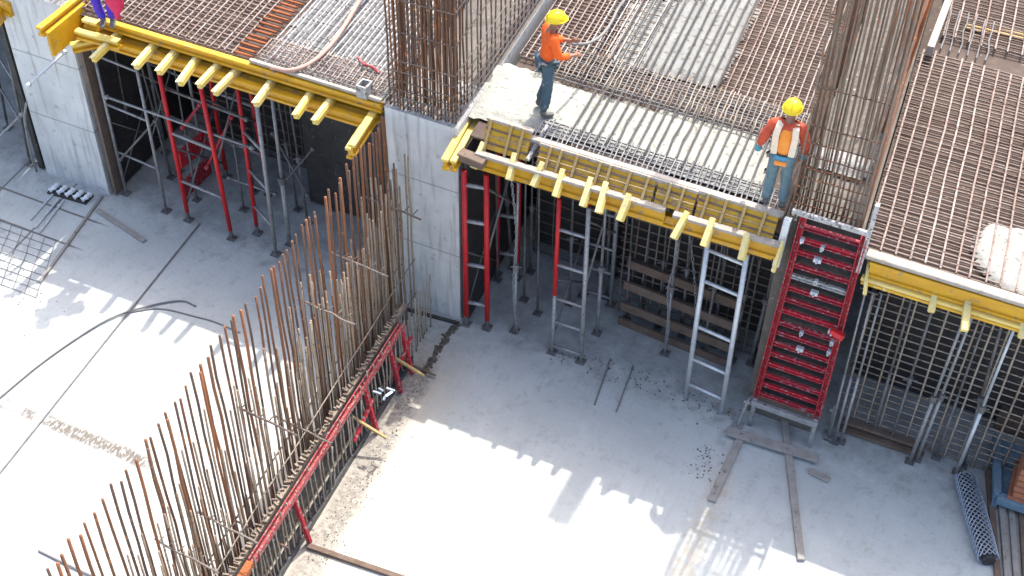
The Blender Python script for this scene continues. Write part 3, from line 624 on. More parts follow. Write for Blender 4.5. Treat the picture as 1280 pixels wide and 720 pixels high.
# hanging steel hooks in bay 3
# red slatted column formwork
c = [FY(1003, 275, 13.0), FY(1080, 296, 13.0), FY(1024, 517, 13.0), FY(952, 499, 13.0)]
t = thing('column_formwork', (-1.7, 13.0, 0), 'red slatted column formwork standing before the pier, right of the aluminium ladder', 'column formwork')
TL, TR, BR, BL = c
TL.z = TR.z = 3.95; BL.z = BR.z = .58
TL.x = -2.02; BL.x = -2.13; TR.x = BR.x = -1.25
for a, q in ((TL, BL), (TR, BR)):
    b = MB(); b.prof(a, q, [(-.04, -.05), (.04, -.05), (.04, .05), (.028, .05), (.028, -.035), (-.028, -.035), (-.028, .05), (-.04, .05)], up=(0, -1, 0)); b.build('side_beam', M['red_worn'], t, bevel=.003)
n = 16
for i in range(n):
    f = (i+.5)/n; p0 = TL.lerp(BL, f); p1 = TR.lerp(BR, f)
    b = MB(); yy = -.01 if i % 5 != 3 else -.03
    b.prof(p0+Vector((.04, yy, 0)), p1+Vector((-.04, yy, 0)), [(-.025, -.035), (.02, -.035), (.02, -.022), (-.01, -.022), (-.01, .022), (.02, .022), (.02, .035), (-.025, .035)]); b.build('slat', M['red_worn' if i not in (7, 4) else 'bar_dusty'] if i != 7 else M['red_worn'], t, bevel=.003)
b = MB(); b.box((-1.69, 13.10, 2.26), (.84, .03, 3.3)); b.build('form_face', M['black'], t)
for i, (px, py_) in enumerate(((1018, 366), (1020, 352), (1028, 310), (1022, 325), (1002, 416), (1040, 428), (1000, 436), (1036, 440), (1003, 300), (1040, 415))):
    p = FY(px, py_, 12.93); b = MB(); b.box(p, (.10 if i % 3 == 0 else .05, .07, .06)); b.box(p+Vector((0, -.05, 0)), (.025, .06, .025)); b.build('tie_nut', M['alu'], t, bevel=.008)
b = MB(); b.box(FY(1046, 418, 12.92), (.20, .07, .09), Matrix.Rotation(.25, 3, 'Y')); b.build('wedge', M['red'], t, bevel=.012)
for x in (-2.13, -1.25):
    b = MB(); b.bar((x, 12.99, .58), (x, 12.97, .0), .06, .06, up=(0, 1, 0)); b.build('leg', M['grey_steel'], t, bevel=.004)
b = MB(); b.bar((-2.17, 12.95, .50), (-1.21, 12.95, .50), .06, .10); b.build('bottom_rail', M['grey_steel'], t, bevel=.006)
b = MB(); b.bar((-2.17, 12.97, 4.05), (-1.2, 12.97, 4.05), .05, .07); b.build('top_rail', M['bar_dusty'], t, bevel=.008)
b = MB(); b.bar((-1.2, 13.0, 4.5), (-1.22, 13.0, 3.4), .05, .07, up=(0, 1, 0)); b.build('corner_post', M['bar_dusty'], t)
b = MB(); b.bar((-2.2, 12.98, 3.9), (-2.23, 12.98, 3.1), .09, .08, up=(0, 1, 0)); b.build('corner_plate', M['alu'], t, bevel=.006)
for (a, q, lab) in (((938, 492), (922, 532), 'small bent jack left of the red slatted formwork foot'), ((1030, 512), (1036, 545), 'small bent jack right of the red slatted formwork foot')):
    p0 = G(*q, 0); b = MB(); p1 = p0+Vector((.08 if 'left' in lab else -.08, .25, .42)); pm = p0.lerp(p1, .55)+Vector((0, .02, .14))
    b.tube(curve_pts([p0, pm, p1], 5), .025, 8); b.box(p0+Vector((0, 0, .012)), (.16, .16, .02)); b.tube([pm+Vector((-.05, 0, 0)), pm+Vector((.05, 0, 0))], .03, 8)
    tag(b.build('jack', M['grey_steel'], smooth=False), lab, 'jack')

# ------------------------------------------------------------------ shoring under the slab
def px_post(bot, top, zt=3.02):
    p0 = G(*bot, 0); q = FY(*top, p0.y); p1 = Vector((q.x, p0.y, q.z)); d = p1-p0
    if p1.z > .5: p1 = p0+d*(zt/p1.z)
    return p0, p1
def ladder_frame(label, lb, lt, rb, rt, rungs, ml, mr, mg='grey_steel', r=.026, group='ladder frames under the slab', depth=0, name='shoring_tower', split=None, feet=True, zt=3.02, cat='ladder frame'):
    a0, a1 = px_post(lb, lt, zt); b0, b1 = px_post(rb, rt, zt)
    t = thing(name, a0.lerp(b0, .5), label, cat, group)
    sets = [Vector((0, 0, 0))]+([Vector((-.06, depth, 0))] if depth else [])
    for off in sets:
        for (p0, p1, m_) in ((a0, a1, ml), (b0, b1, mr)):
            p0 = p0+off; p1 = p1+off
            if split and m_ == ml:
                pm = p0.lerp(p1, split); b = MB(); b.tube([p0, pm], r*.9, 10); b.build('lower_post', M['grey_steel'], t, smooth=True); b = MB(); b.tube([pm, p1], r, 10); b.build('post', M[m_], t, smooth=True)
            else:
                lo_ = p0.lerp(p1, .06) if feet else p0
                b = MB(); b.tube([lo_, p1], r, 10); b.build('post', M[m_], t, smooth=True)
            if feet:
                b = MB(); b.tube([p0, p0.lerp(p1, .14)], r*.75, 8); zz = ru(.01, .03); b.box(p0+Vector((0, 0, zz/2)), (.14, .14, zz)); b.build('jack_foot', M['dark_steel'], t)
        for f in rungs:
            b = MB(); b.tube([(a0+off).lerp(a1+off, f), (b0+off).lerp(b1+off, f)], r*.75, 8); b.build('rung', M[mg], t, smooth=True)
    if depth:
        for s0, s1, f0, f1 in ((a0, a1, .1, .5), (a0, a1, .5, .1), (b0, b1, .5, .92), (b0, b1, .92, .5)):
            b = MB(); b.tube([s0.lerp(s1, f0), s0.lerp(s1, f1)+sets[1]], r*.5, 6); b.build('cross_brace', M['dark_steel'], t, smooth=True)
    return t
def post(label, bot, top, m='grey_steel', r=.026, group='props under the slab', zt=3.0, name='prop', nut=True):
    p0, p1 = px_post(bot, top, zt); t = thing(name, p0, label, 'prop', group)
    pm = p0.lerp(p1, .45)
    b = MB(); b.tube([p0, pm], r*1.15, 10); b.build('outer_tube', M[m], t, smooth=True)
    b = MB(); b.tube([pm, p1], r*.85, 10); b.build('inner_tube', M[m], t, smooth=True)
    if nut:
        d = (p1-p0).normalized(); b = MB(); b.tube([pm-d*.06, pm+d*.06], r*1.9, 10); b.tube([pm+Vector((-.09, 0, -.03)), pm+Vector((.09, 0, .03))], .01, 6); b.build('collar', M['dark_steel'], t)
    b = MB(); zz = ru(.006, .03); b.box(p0+Vector((0, 0, zz/2)), (.13, .13, zz)); b.build('base_plate', M['dark_steel'], t)
    b = MB(); b.box(p1, (.14, .14, .012)); b.build('head_plate', M['dark_steel'], t)
    return t
def diag(label, p0, p1, m='dark_steel', r=.018, name='brace_pipe', group='loose braces under the slab'):
    b = MB(); b.tube([p0, p1], r, 8)
    for p in (Vector(p0).lerp(Vector(p1), .02), Vector(p0).lerp(Vector(p1), .98)): b.tube([p+Vector((0, -.03, 0)), p+Vector((0, .03, 0))], r*1.7, 8)
    return tag(b.build(name, M[m], smooth=True), label, 'brace', group)
# bay 1
ladder_frame('grey shoring frame nearest the upper left pier', (158, 242), (120, 80), (208, 264), (172, 92), (.30, .62, .93), 'grey_steel', 'grey_steel', depth=1.2)
ladder_frame('red shoring frame, leftmost of the red ones in the upper left bay', (236, 275), (200, 97), (290, 298), (252, 115), (.28, .60), 'red', 'red', 'grey_steel', r=.036, depth=1.2)
ladder_frame('red shoring frame right of the first one in the upper left bay', (322, 292), (297, 112), (345, 318), (322, 140), (.2, .45, .7), 'red', 'grey_steel', 'grey_steel', r=.034)
post('thick grey prop in the upper left bay right of the red frames', (362, 305), (342, 140), r=.032)
post('grey prop in the upper left bay near the fence top', (402, 246), (388, 165), 'dark_steel')
post('dark prop in the upper left bay nearest the middle pier', (412, 238), (398, 165), 'dark_steel', r=.022)
post('thin dark prop behind the red frames in the upper left bay', (225, 215), (195, 110), 'dark_steel', r=.02)
for i, (a, c, z0, z1, lab, m_) in enumerate((((130, 120), (318, 186), 2.3, 2.0, 'long grey pipe running across the upper left bay behind the posts', 'grey_steel'), ((285, 222), (345, 243), .6, .6, 'low grey pipe between the red posts', 'grey_steel'), ((340, 165), (385, 245), 1.6, .8, 'dark brace descending right behind the thick prop', 'dark_steel'), ((392, 185), (352, 232), 1.6, .8, 'dark brace crossing behind the thick prop', 'dark_steel'), ((205, 110), (310, 150), 2.6, 2.6, 'high grey pipe behind the red frames', 'dark_steel'), ((150, 200), (195, 150), .9, 1.7, 'dark brace inside the grey frame by the upper left pier', 'dark_steel'))):
    diag(lab, G(a[0], a[1], z0), G(c[0], c[1], z1), m_, .02)
for lab, a, c, z0, z1 in (('red formwork panel leaning at the back of the upper left bay, lower', (228, 240), (262, 205), .15, .2), ('red formwork panel leaning at the back of the upper left bay, upper', (225, 200), (258, 172), .9, 1.0)):
    b = MB(); p0 = G(*a, z0); p1 = G(*c, z1); t = thing('shutter_shade_board', p0, lab, 'form panel', 'red panels leaning in the upper left bay')
    b.bar(p0, p1, .05, .34, up=(0, 0, 1)); b.build('panel', M['red_worn'], t, bevel=.006)
    for f in (.1, .5, .9):
        q = p0.lerp(p1, f)+Vector((0, -.05, 0)); b = MB(); b.bar(q-Vector((0, 0, .16)), q+Vector((0, 0, .16)), .04, .05); b.build('rib', M['red'], t)
diag('red diagonal strut high behind the red frames', G(228, 160, 1.6), G(250, 130, 2.2), 'red_worn', .022)
diag('red diagonal strut between the two red frames', G(258, 210, .9), G(290, 145, 2.1), 'red_worn', .022)
# bay 0
ladder_frame('dark frame in the bay beyond the upper left pier', (10, 160), (-14, 40), (38, 205), (8, 60), (.3, .6), 'dark_steel', 'dark_steel', group=None, r=.024, zt=3.0)
diag('grey pipe propping the yellow board at the upper left pier', G(84, 62, 3.3)+Vector((0, -.05, 0)), G(40, 103, 3.0)+Vector((0, -.1, 0)), 'alu', .022)
diag('grey pipe crossing the dark bay at the left photo edge', G(-30, 200, .8), G(28, 142, 1.4), 'grey_steel', .022)
b = MB(); b.tube(curve_pts([G(33, 128, 1.9), G(31, 150, 1.5), G(38, 190, .7), G(46, 214, .05)], 6), .02, 8); tag(b.build('hose', M['hose_grey'], smooth=True), 'grey hose hanging down the left flank of the upper left pier', 'hose')
# bay 2
ladder_frame('narrow bright red ladder frame beside the middle pier', (583, 405), (580, 205), (609, 410), (608, 215), (.16, .42, .70, .92), 'red', 'red', 'grey_steel', r=.042, depth=1.2)
post('dark prop right of the narrow red frame', (640, 335), (632, 225), 'dark_steel', r=.022)
post('long slim grey prop right of the narrow red frame', (643, 414), (648, 225), 'grey_steel', r=.022)
ladder_frame('tall grey ladder frame with one post painted red above', (690, 440), (699, 250), (726, 452), (736, 262), (.05, .22, .38, .60, .82), 'red', 'grey_steel', 'grey_steel', r=.033, split=.40, depth=1.3)
post('bright grey prop right of the tall grey ladder frame', (746, 417), (757, 262), 'grey_steel', r=.026)
post('dim grey prop deeper in the middle bay', (768, 345), (770, 285), 'dark_steel', r=.022)
post('dim prop at the back left of the middle bay', (663, 340), (665, 240), 'dark_steel', r=.02)
post('grey prop wrapped with chain left of the aluminium ladder', (831, 442), (846, 300), 'grey_steel', r=.022)
post('thin grey prop beside the chain wrapped one', (852, 420), (862, 300), 'dark_steel', r=.020)
ladder_frame('bright aluminium ladder leaning on the slab edge, left of the red slatted formwork', (857, 497), (884, 310), (901, 517), (933, 322), (.10, .27, .48, .76, .94), 'alu', 'alu', 'alu', r=.036, group=None, feet=False, zt=3.12, name='ladder', cat='ladder')
post('grey prop between the aluminium ladder and the red slatted formwork', (938, 455), (966, 345), 'dark_steel', r=.028)
post('thin prop seen through the aluminium ladder', (878, 440), (900, 325), 'dark_steel', r=.018)
post('thin prop right behind the aluminium ladder', (915, 450), (940, 330), 'dark_steel', r=.018)
def chain(label, pts, n, r=.02):
    P = curve_pts(pts, 12); b = MB()
    for i in range(0, len(P)-1):
        a, c = P[i], P[i+1]; d = (c-a).normalized()*.02; ax = Vector((r, 0, 0)) if i % 2 else Vector((0, r, 0))
        b.tube([a-d, a.lerp(c, .5)+ax, c+d, a.lerp(c, .5)-ax, a-d], .006, 5)
    return tag(b.build('chain', M['grey_steel']), label, 'chain', 'chains hanging from the slab edge')
p0, p1 = px_post((831, 442), (846, 300)); chain('chain wound down the prop left of the aluminium ladder', [p1+Vector((-.03, -.03, 0)), p0.lerp(p1, .7)+Vector((.04, -.04, 0)), p0.lerp(p1, .45)+Vector((-.04, -.04, 0)), p0.lerp(p1, .2)+Vector((.03, -.04, 0)), p0.lerp(p1, .05)+Vector((0, -.04, 0))], 0)
p0, p1 = px_post((646, 418), (640, 240)); chain('chain dangling beside the long slim grey prop', [p1, p0.lerp(p1, .66)+Vector((.03, .03, 0)), p0.lerp(p1, .33)+Vector((-.03, 0, 0)), p0+Vector((0, 0, .05))], 0)
p0, p1 = px_post((872, 440), (860, 300)); chain('chain dangling left of the aluminium ladder', [p1, p0.lerp(p1, .5)+Vector((.05, 0, 0)), p0.lerp(p1, .1)], 0)
p0, p1 = px_post((930, 432), (944, 330)); chain('chain dangling right of the aluminium ladder', [p1, p0.lerp(p1, .5)+Vector((.05, 0, 0)), p0.lerp(p1, .1)], 0)
# bay 3
for i, (a, c, lab) in enumerate((((1036, 548), (1080, 372), 'leftmost of the three slim poles right of the red slatted formwork'), ((1043, 552), (1090, 372), 'middle one of the three slim poles right of the red slatted formwork'), ((1051, 552), (1100, 375), 'rightmost of the three slim poles right of the red slatted formwork'))):
    post(lab, a, c, 'grey_steel', r=.018, group='slim poles beside the red formwork', nut=False)
for a, c, lab, m_ in (((1137, 577), (1200, 412), 'left prop of the leaning pair in the centre of the right bay', 'grey_steel'), ((1146, 574), (1209, 412), 'right prop of the leaning pair in the centre of the right bay', 'grey_steel'), ((1196, 590), (1265, 418), 'bright leaning prop in the right bay next to the brown bundle', 'alu'), ((1203, 582), (1250, 415), 'dim leaning prop behind the bright one in the right bay', 'dark_steel')):
    post(lab, a, c, m_, r=.024)
for bay, ps in (('upper left', ((214, 222, 180, 95), (246, 250, 222, 110), (305, 262, 283, 120), (318, 240, 300, 130), (372, 262, 352, 150), (385, 280, 366, 155), (420, 262, 405, 170), (170, 212, 150, 100))), ('middle', ((622, 350, 620, 225), (655, 375, 657, 235), (672, 392, 674, 240), (712, 380, 716, 260), (758, 372, 762, 275), (782, 400, 790, 285), (803, 395, 812, 290), (822, 410, 832, 300), (893, 432, 905, 320), (950, 440, 970, 350))), ('right', ((1090, 545, 1135, 390), (1112, 555, 1165, 390), (1170, 572, 1225, 420)))):
    for i, (a, c, e, f) in enumerate(ps):
        post('thin dark prop in the shade of the %s bay, %s from its left' % (bay, ('first', 'second', 'third', 'fourth', 'fifth', 'sixth', 'seventh', 'eighth', 'ninth', 'tenth')[i]), (a, c), (e, f), 'dark_steel', r=ru(.014, .02), group='thin dark props in the shade', nut=rnd() < .6)
# upright rebar grids behind the shoring
def grid(label, x0, x1, y, z0, z1, sx, sz, mv, mh, r=.009, jit=.05, rh=None):
    t = thing('upright_rebar_grid', ((x0+x1)/2, y, 0), label, 'rebar grid', 'upright rebar grids under the slab')
    vv = [unit_bar('z', 1, r, mv, .006, 4) for _ in range(3)]; hh = [unit_bar('x', 1, rh or r, mh, .006, 5) for _ in range(3)]
    n = int((x1-x0)/sx)
    for i in range(n+1):
        o = link('upright_bar', random.choice(vv), t, (x0+i*sx+ru(-jit, jit)*sx, y-.02, z0+ru(-.05, .03))); o.scale = (1, 1, z1-z0)
        o.rotation_euler = (ru(-.01, .01), ru(-.012, .012), 0)
    n = int((z1-z0)/sz)
    for i in range(n+1):
        o = link('level_bar', random.choice(hh), t, (x0-.05, y, z0+i*sz+ru(-jit, jit)*sz)); o.scale = (x1-x0+.1, 1, 1); o.rotation_euler = (0, ru(-.006, .006), 0)
    return t
grid('large dark rebar grid closing the right bay', -1.0, 2.7, 13.62, .05, 3.4, .19, .135, M['rust_grey'], M['rust_grey'], r=.014, rh=.010)
grid('dark rebar grid behind the tall grey ladder frame', -6.4, -4.7, 14.9, .05, 3.3, .3, .22, M['rust_dark'], M['rust_dark'], r=.012)
grid('dark rebar grid behind the aluminium ladder', -4.7, -2.4, 14.25, .05, 3.3, .17, .16, M['rust_dark'], M['rust_dark'], r=.012)
grid('dark rebar grid at the back of the upper left bay', -13.0, -8.3, 15.05, .05, 3.4, .24, .22, M['rust_dark'], M['rust_dark'], r=.014)
for x0, x1, yy, lab in ((-1.1, 3.2, 14.6, 'black sheet painting the shade behind the large rebar grid of the right bay'), (-4.75, -2.5, 14.75, 'black sheet painting the shade behind the brown boards of the middle bay'), (-12.9, -8.4, 15.2, 'black sheet painting the shade behind the shoring of the upper left bay'), (-10.3, -8.05, 14.35, 'black sheet painting the shade in the upper left bay close to the middle pier'), (-6.5, -4.8, 15.15, 'black sheet painting the shade deep behind the tall grey ladder frame')):
    b = MB(); b.box(((x0+x1)/2, yy, 1.7), (x1-x0, .04, 3.3)); tag(b.build('shutter_shade_board', M['black']), lab, 'shutter')  # black sheets paint the deep shade at the back of the bays
for i, (z, yy) in enumerate(((.35, 13.95), (.75, 14.0), (1.15, 14.05), (.06, 13.9))):
    b = MB(); b.bar((-4.6, yy+.12, z), (-2.75, yy, z), .05, .16); tag(b.build('plank', M['wood_brown'], bevel=.004), 'brown %s plank of the horizontal boards behind the aluminium ladder' % ('second lowest', 'third lowest', 'top', 'lowest')[i], 'plank', 'boards behind the aluminium ladder')
for i, (yy, z) in enumerate(((13.45, .05), (13.52, .15))):
    b = MB(); b.bar((-.95, yy, z), (.25, yy+.02, z), .10, .06); tag(b.build('plank', M['wood_brown'], bevel=.004), ('lower' if i == 0 else 'upper')+' brown board at the foot of the grid in the right bay', 'plank')
# light timber joists under the decks (running back)
for x0, x1, nm, n in ((-12.9, -8.3, 'upper left', 6), (-6.3, -2.6, 'middle', 5), (-.9, 2.6, 'right', 4)):
    for i in range(n):
        x = x0+(x1-x0)*i/(n-1)+.1
        b = MB(); b.ibeam((BX(x, 15.3), 15.3, 3.46), (BX(x, 20), 20, 3.46), .08, .2)
        tag(b.build('timber_joist', M['wood_brown']), 'dim joist deep under the %s bay deck' % nm, 'joist', 'hidden joists under the %s bay' % nm)

# ------------------------------------------------------------------ loose things on the floor
def flat(name, m, label, cat, a, c, wd, th, z0=.0, group=None, z1=None):
    b = MB(); p0 = G(*a, 0); p1 = G(*c, 0); p0.z = z0+th/2+.003; p1.z = (z1 if z1 is not None else z0)+th/2+.003
    b.bar(p0, p1, wd, th); return tag(b.build(name, M[m], bevel=min(.006, th*.2)), label, cat, group)
flat('plank', 'wood', 'long thin grey plank on the left floor below the pier', 'plank', (128, 246), (50, 354), .05, .035)
flat('plank', 'wood', 'short pale plank on the left floor pointing right', 'plank', (122, 264), (181, 303), .085, .04)
flat('plank', 'wood', 'broad grey plank lying crosswise at the foot of the red slatted formwork', 'plank', (908, 543), (1022, 578), .15, .05, .055)
flat('plank', 'wood', 'short dark stub of plank at the right end of the crosswise plank', 'plank', (1012, 590), (1036, 602), .10, .045)
flat('plank', 'wood', 'short grey plank left, pointing to the bright floor', 'plank', (926, 548), (889, 628), .11, .05)
flat('plank', 'wood', 'long narrow grey plank running under the crosswise plank', 'plank', (980, 524), (1001, 702), .10, .05)
flat('steel_rod', 'cable', 'short dark rod on the floor under the middle bay, left one', 'rod', (763, 449), (743, 507), .022, .02)
flat('steel_rod', 'cable', 'short dark rod on the floor under the middle bay, right one', 'rod', (792, 457), (770, 516), .018, .02)
flat('steel_rod', 'cable', 'long straight dark rod crossing the left floor', 'rod', (-20, 617), (250, 280), .028, .02)
flat('batten', 'wood_brown', 'thin dark batten reaching out of the bay beside the red rail', 'batten', (495, 452), (545, 474), .03, .03, .06)
def hose(label, pts, r, m, z=None, cat='hose', name='hose'):
    b = MB(); b.tube(curve_pts(pts, 8), r, 8); return tag(b.build(name, M[m], smooth=True), label, cat)
hose('long dark cable curving over the left floor to the photo edge', [G(-30, 522, .015), G(0, 497, .015), G(60, 448, .02), G(130, 402, .03), G(180, 384, .03), G(225, 376, .02), G(245, 383, .012)], .014, 'cable', cat='cable', name='cable')
hose('second dark cable branching right towards the rusty fence', [G(158, 391, .015), G(200, 386, .012), G(245, 396, .012), G(270, 403, .012), G(300, 416, .012)], .012, 'cable', cat='cable', name='cable')
hose('dusty pink hose curving over the grey bars on the upper left deck', [G(338, 84, 3.78), G(362, 88, 3.79), G(388, 79, 3.80), G(412, 58, 3.80), G(432, 30, 3.80), G(450, 0, 3.80), G(470, -30, 3.8)], .032, 'hose_pink')
hose('grey hose trailing from the hands of the left worker', [G(716, 55, 4.55), G(735, 54, 4.3), G(752, 44, 4.0), G(764, 28, 3.85), G(772, 12, 3.80), G(784, -6, 3.8), G(800, -40, 3.8)], .022, 'hose_grey')
hose('bent dark bar on the floor at the bottom left', [G(48, 688, .02), G(85, 706, .03), G(120, 722, .03)], .015, 'cable', cat='rod', name='steel_rod')
hose('reddish hose end beside the starter bars on the upper left deck', [G(447, 72, 3.8), G(455, 80, 3.84), G(466, 84, 3.82), G(474, 92, 3.78)], .022, 'red_dusty')
b = MB(); p = G(456, 118, 3.72)
for dx, dy, sx, sy in ((-.1, 0, .03, .24), (.1, 0, .03, .24), (0, .12, .23, .03), (0, -.12, .23, .03)): b.box(p+Vector((dx*.7, dy*.7, .09)), (sx*.7 if sx > .1 else sx, sy*.7 if sy > .1 else sy, .2))
tag(b.build('boxout', M['bar_dusty'], bevel=.004), 'small grey open box form at the deck corner beside the middle pier', 'box form')
# tray with white clips
t = thing('clip_tray', G(88, 242), 'dark board with shiny white clips lying beside the upper left pier', 'tray')
b = MB(); p0 = G(64, 236, .015); p1 = G(112, 250, .015); b.bar(p0, p1, .24, .03); b.build('board', M['black'], t)
for i in range(5):
    q = p0.lerp(p1, .08+.21*i)+Vector((.03, 0, .045)); b = MB(); b.tube(curve_pts([q+Vector((-.04, -.09, 0)), q+Vector((.02, 0, .04)), q+Vector((-.02, .09, 0))], 4), [.035 if j % 3 else .05 for j in range(9)], 7); b.build('clip', M['white'], t)
for i, (a, c) in enumerate((((66, 243), (38, 275)), ((74, 248), (44, 285)), ((80, 250), (50, 290)))):
    b = MB(); p0 = G(*a, .02); p1 = G(*c, .02); b.bar(p0, p1, .035, .03); q = p0.lerp(p1, .3)
    for f in (.2, .45, .7): b.box(p0.lerp(p1, f)+Vector((0, 0, .02)), (.06, .03, .02))
    tag(b.build('steel_waler', M['alu'], bevel=.003), 'shiny steel bar below the clip tray, %s of three' % ('leftmost', 'middle', 'rightmost')[i], 'steel bar', 'steel bars below the clip tray')
# lower right: net roll, blue tray, reddish bundle, boards
t = thing('net_roll', G(1222, 660), 'bluish steel net roll lying on the floor at the bottom right', 'net roll')
a = G(1205, 596, .10); c = G(1236, 702, .10); d = (c-a); L_ = d.length; d.normalize(); rr = Vector((-d.y, d.x, 0)).normalized(); b = MB()
def rp(s, th): 
    ra = .14*(1+.12*math.sin(s*2.3)); return a+d*s+rr*(math.cos(th)*ra)+Vector((0, 0, math.sin(th)*ra*.7+.02))
nL = int(L_/.075)
for i in range(nL):
    for j in range(12):
        for sg in (1, -1):
            b.tube([rp(i*.075, j*math.pi/6+i*.0), rp((i+1)*.075, (j+sg)*math.pi/6)], .0085, 4)
b.build('net', M['net'], t)
b = MB(); b.tube([a+Vector((0, 0, 0)), c], .09, 10); b.build('core', M['black'], t)
t = thing('steel_tray', G(1262, 600), 'blue steel corner tray under the reddish bundle at the right photo edge', 'tray')
b = MB(); zt = .20
pa, pb, pc = G(1246, 545, zt), G(1246, 622, zt), G(1320, 648, zt)
b.bar(pa, pb, .10, .14); b.build('side_rim', M['blue'], t, bevel=.008)
b = MB(); b.bar(pb, pc, .12, .14); b.build('front_rim', M['blue'], t, bevel=.008)
b = MB(); pd = pa+(pc-pb); cc = (pa+pb+pc+pd)/4; b.add([Vector((*q.xy, zt-.05)) for q in (pa, pb, pc, pd)]+[Vector((*q.xy, zt-.02)) for q in (pa, pb, pc, pd)], [(3, 2, 1, 0), (4, 5, 6, 7), (0, 1, 5, 4), (1, 2, 6, 5), (2, 3, 7, 6), (3, 0, 4, 7)]); b.build('tray_floor', M['blue'], t)
for q in (pa, pb, pc): 
    b = MB(); b.bar((q.x, q.y, 0), (q.x, q.y, zt-.06), .08, .08, up=(0, 1, 0)); b.build('foot', M['blue'], t)
for i in range(7):
    z = zt+.02+i*.115; p0 = G(1263, 622, .3)+Vector((-.02, .0, 0)); p0.z = z+.05
    b = MB(); q = p0+Vector((1.0, .02, 0)); b.bar(p0+Vector((ru(-.03, .03)+.0, .35, 0)), q+Vector((0, .35, 0)), .72, .10)
    tag(b.build('timber_slab', M['brick'], bevel=.012), 'reddish timber slab %s in the stack on the blue tray' % ('at the very bottom', 'second from bottom', 'third from bottom', 'fourth from bottom', 'third from top', 'second from top', 'on top')[i], 'timber slab', 'reddish slabs on the blue tray')
for i in range(7):
    x = 1234+i*13; y0 = 622+i*3
    flat('board', 'wood' if i % 3 else 'wood_brown', 'narrow grey board at the bottom right, %s of the row beside the net roll' % ('first', 'second', 'third', 'fourth', 'fifth', 'sixth', 'seventh')[i], 'board', (x, y0-36), (x+14-i*1.5, 740), .085, .05+.02*(i % 2), group='boards at the bottom right')
b = MB(); b.box(G(1258, 560, .0)+Vector((.35, .5, .2)), (1.2, .5, .38)); tag(b.build('timber_stack', M['wood_brown'], bevel=.01), 'dim brown timber pile under the blue tray', 'timber pile')

# ------------------------------------------------------------------ people
def skin_obj(name, V, E, Rr, m, parent, sub=1, mw=None):
    me = bpy.data.meshes.new(name); me.from_pydata([tuple(v) for v in V], E, [])
    o = bpy.data.objects.new(name, me); COL.objects.link(o)
    md = o.modifiers.new('s', 'SKIN'); md.use_smooth_shade = True
    for i, sv in enumerate(me.skin_vertices[0].data):
        r = Rr[i]; sv.radius = r if isinstance(r, tuple) else (r, r); sv.use_root = (i == 0)
    ss = o.modifiers.new('u', 'SUBSURF'); ss.levels = ss.render_levels = sub
    dg = bpy.context.evaluated_depsgraph_get(); ev = o.evaluated_get(dg)
    nm = bpy.data.meshes.new_from_object(ev); bpy.data.objects.remove(o); bpy.data.meshes.remove(me)
    nm.materials.clear(); nm.materials.append(m)
    for p in nm.polygons: p.use_smooth = True
    if name in ('shirt', 'trousers', 'vest'):
        from mathutils import noise
        for v in nm.vertices:
            q = v.co; f_ = noise.noise(Vector((q.x*14, q.y*14, q.z*22)))*.016+noise.noise(q*33)*.005; v.co = q+v.normal*f_
    if mw is not None: nm.transform(mw)
    r_ = bpy.data.objects.new(name, nm); COL.objects.link(r_); r_.parent = parent
    return r_
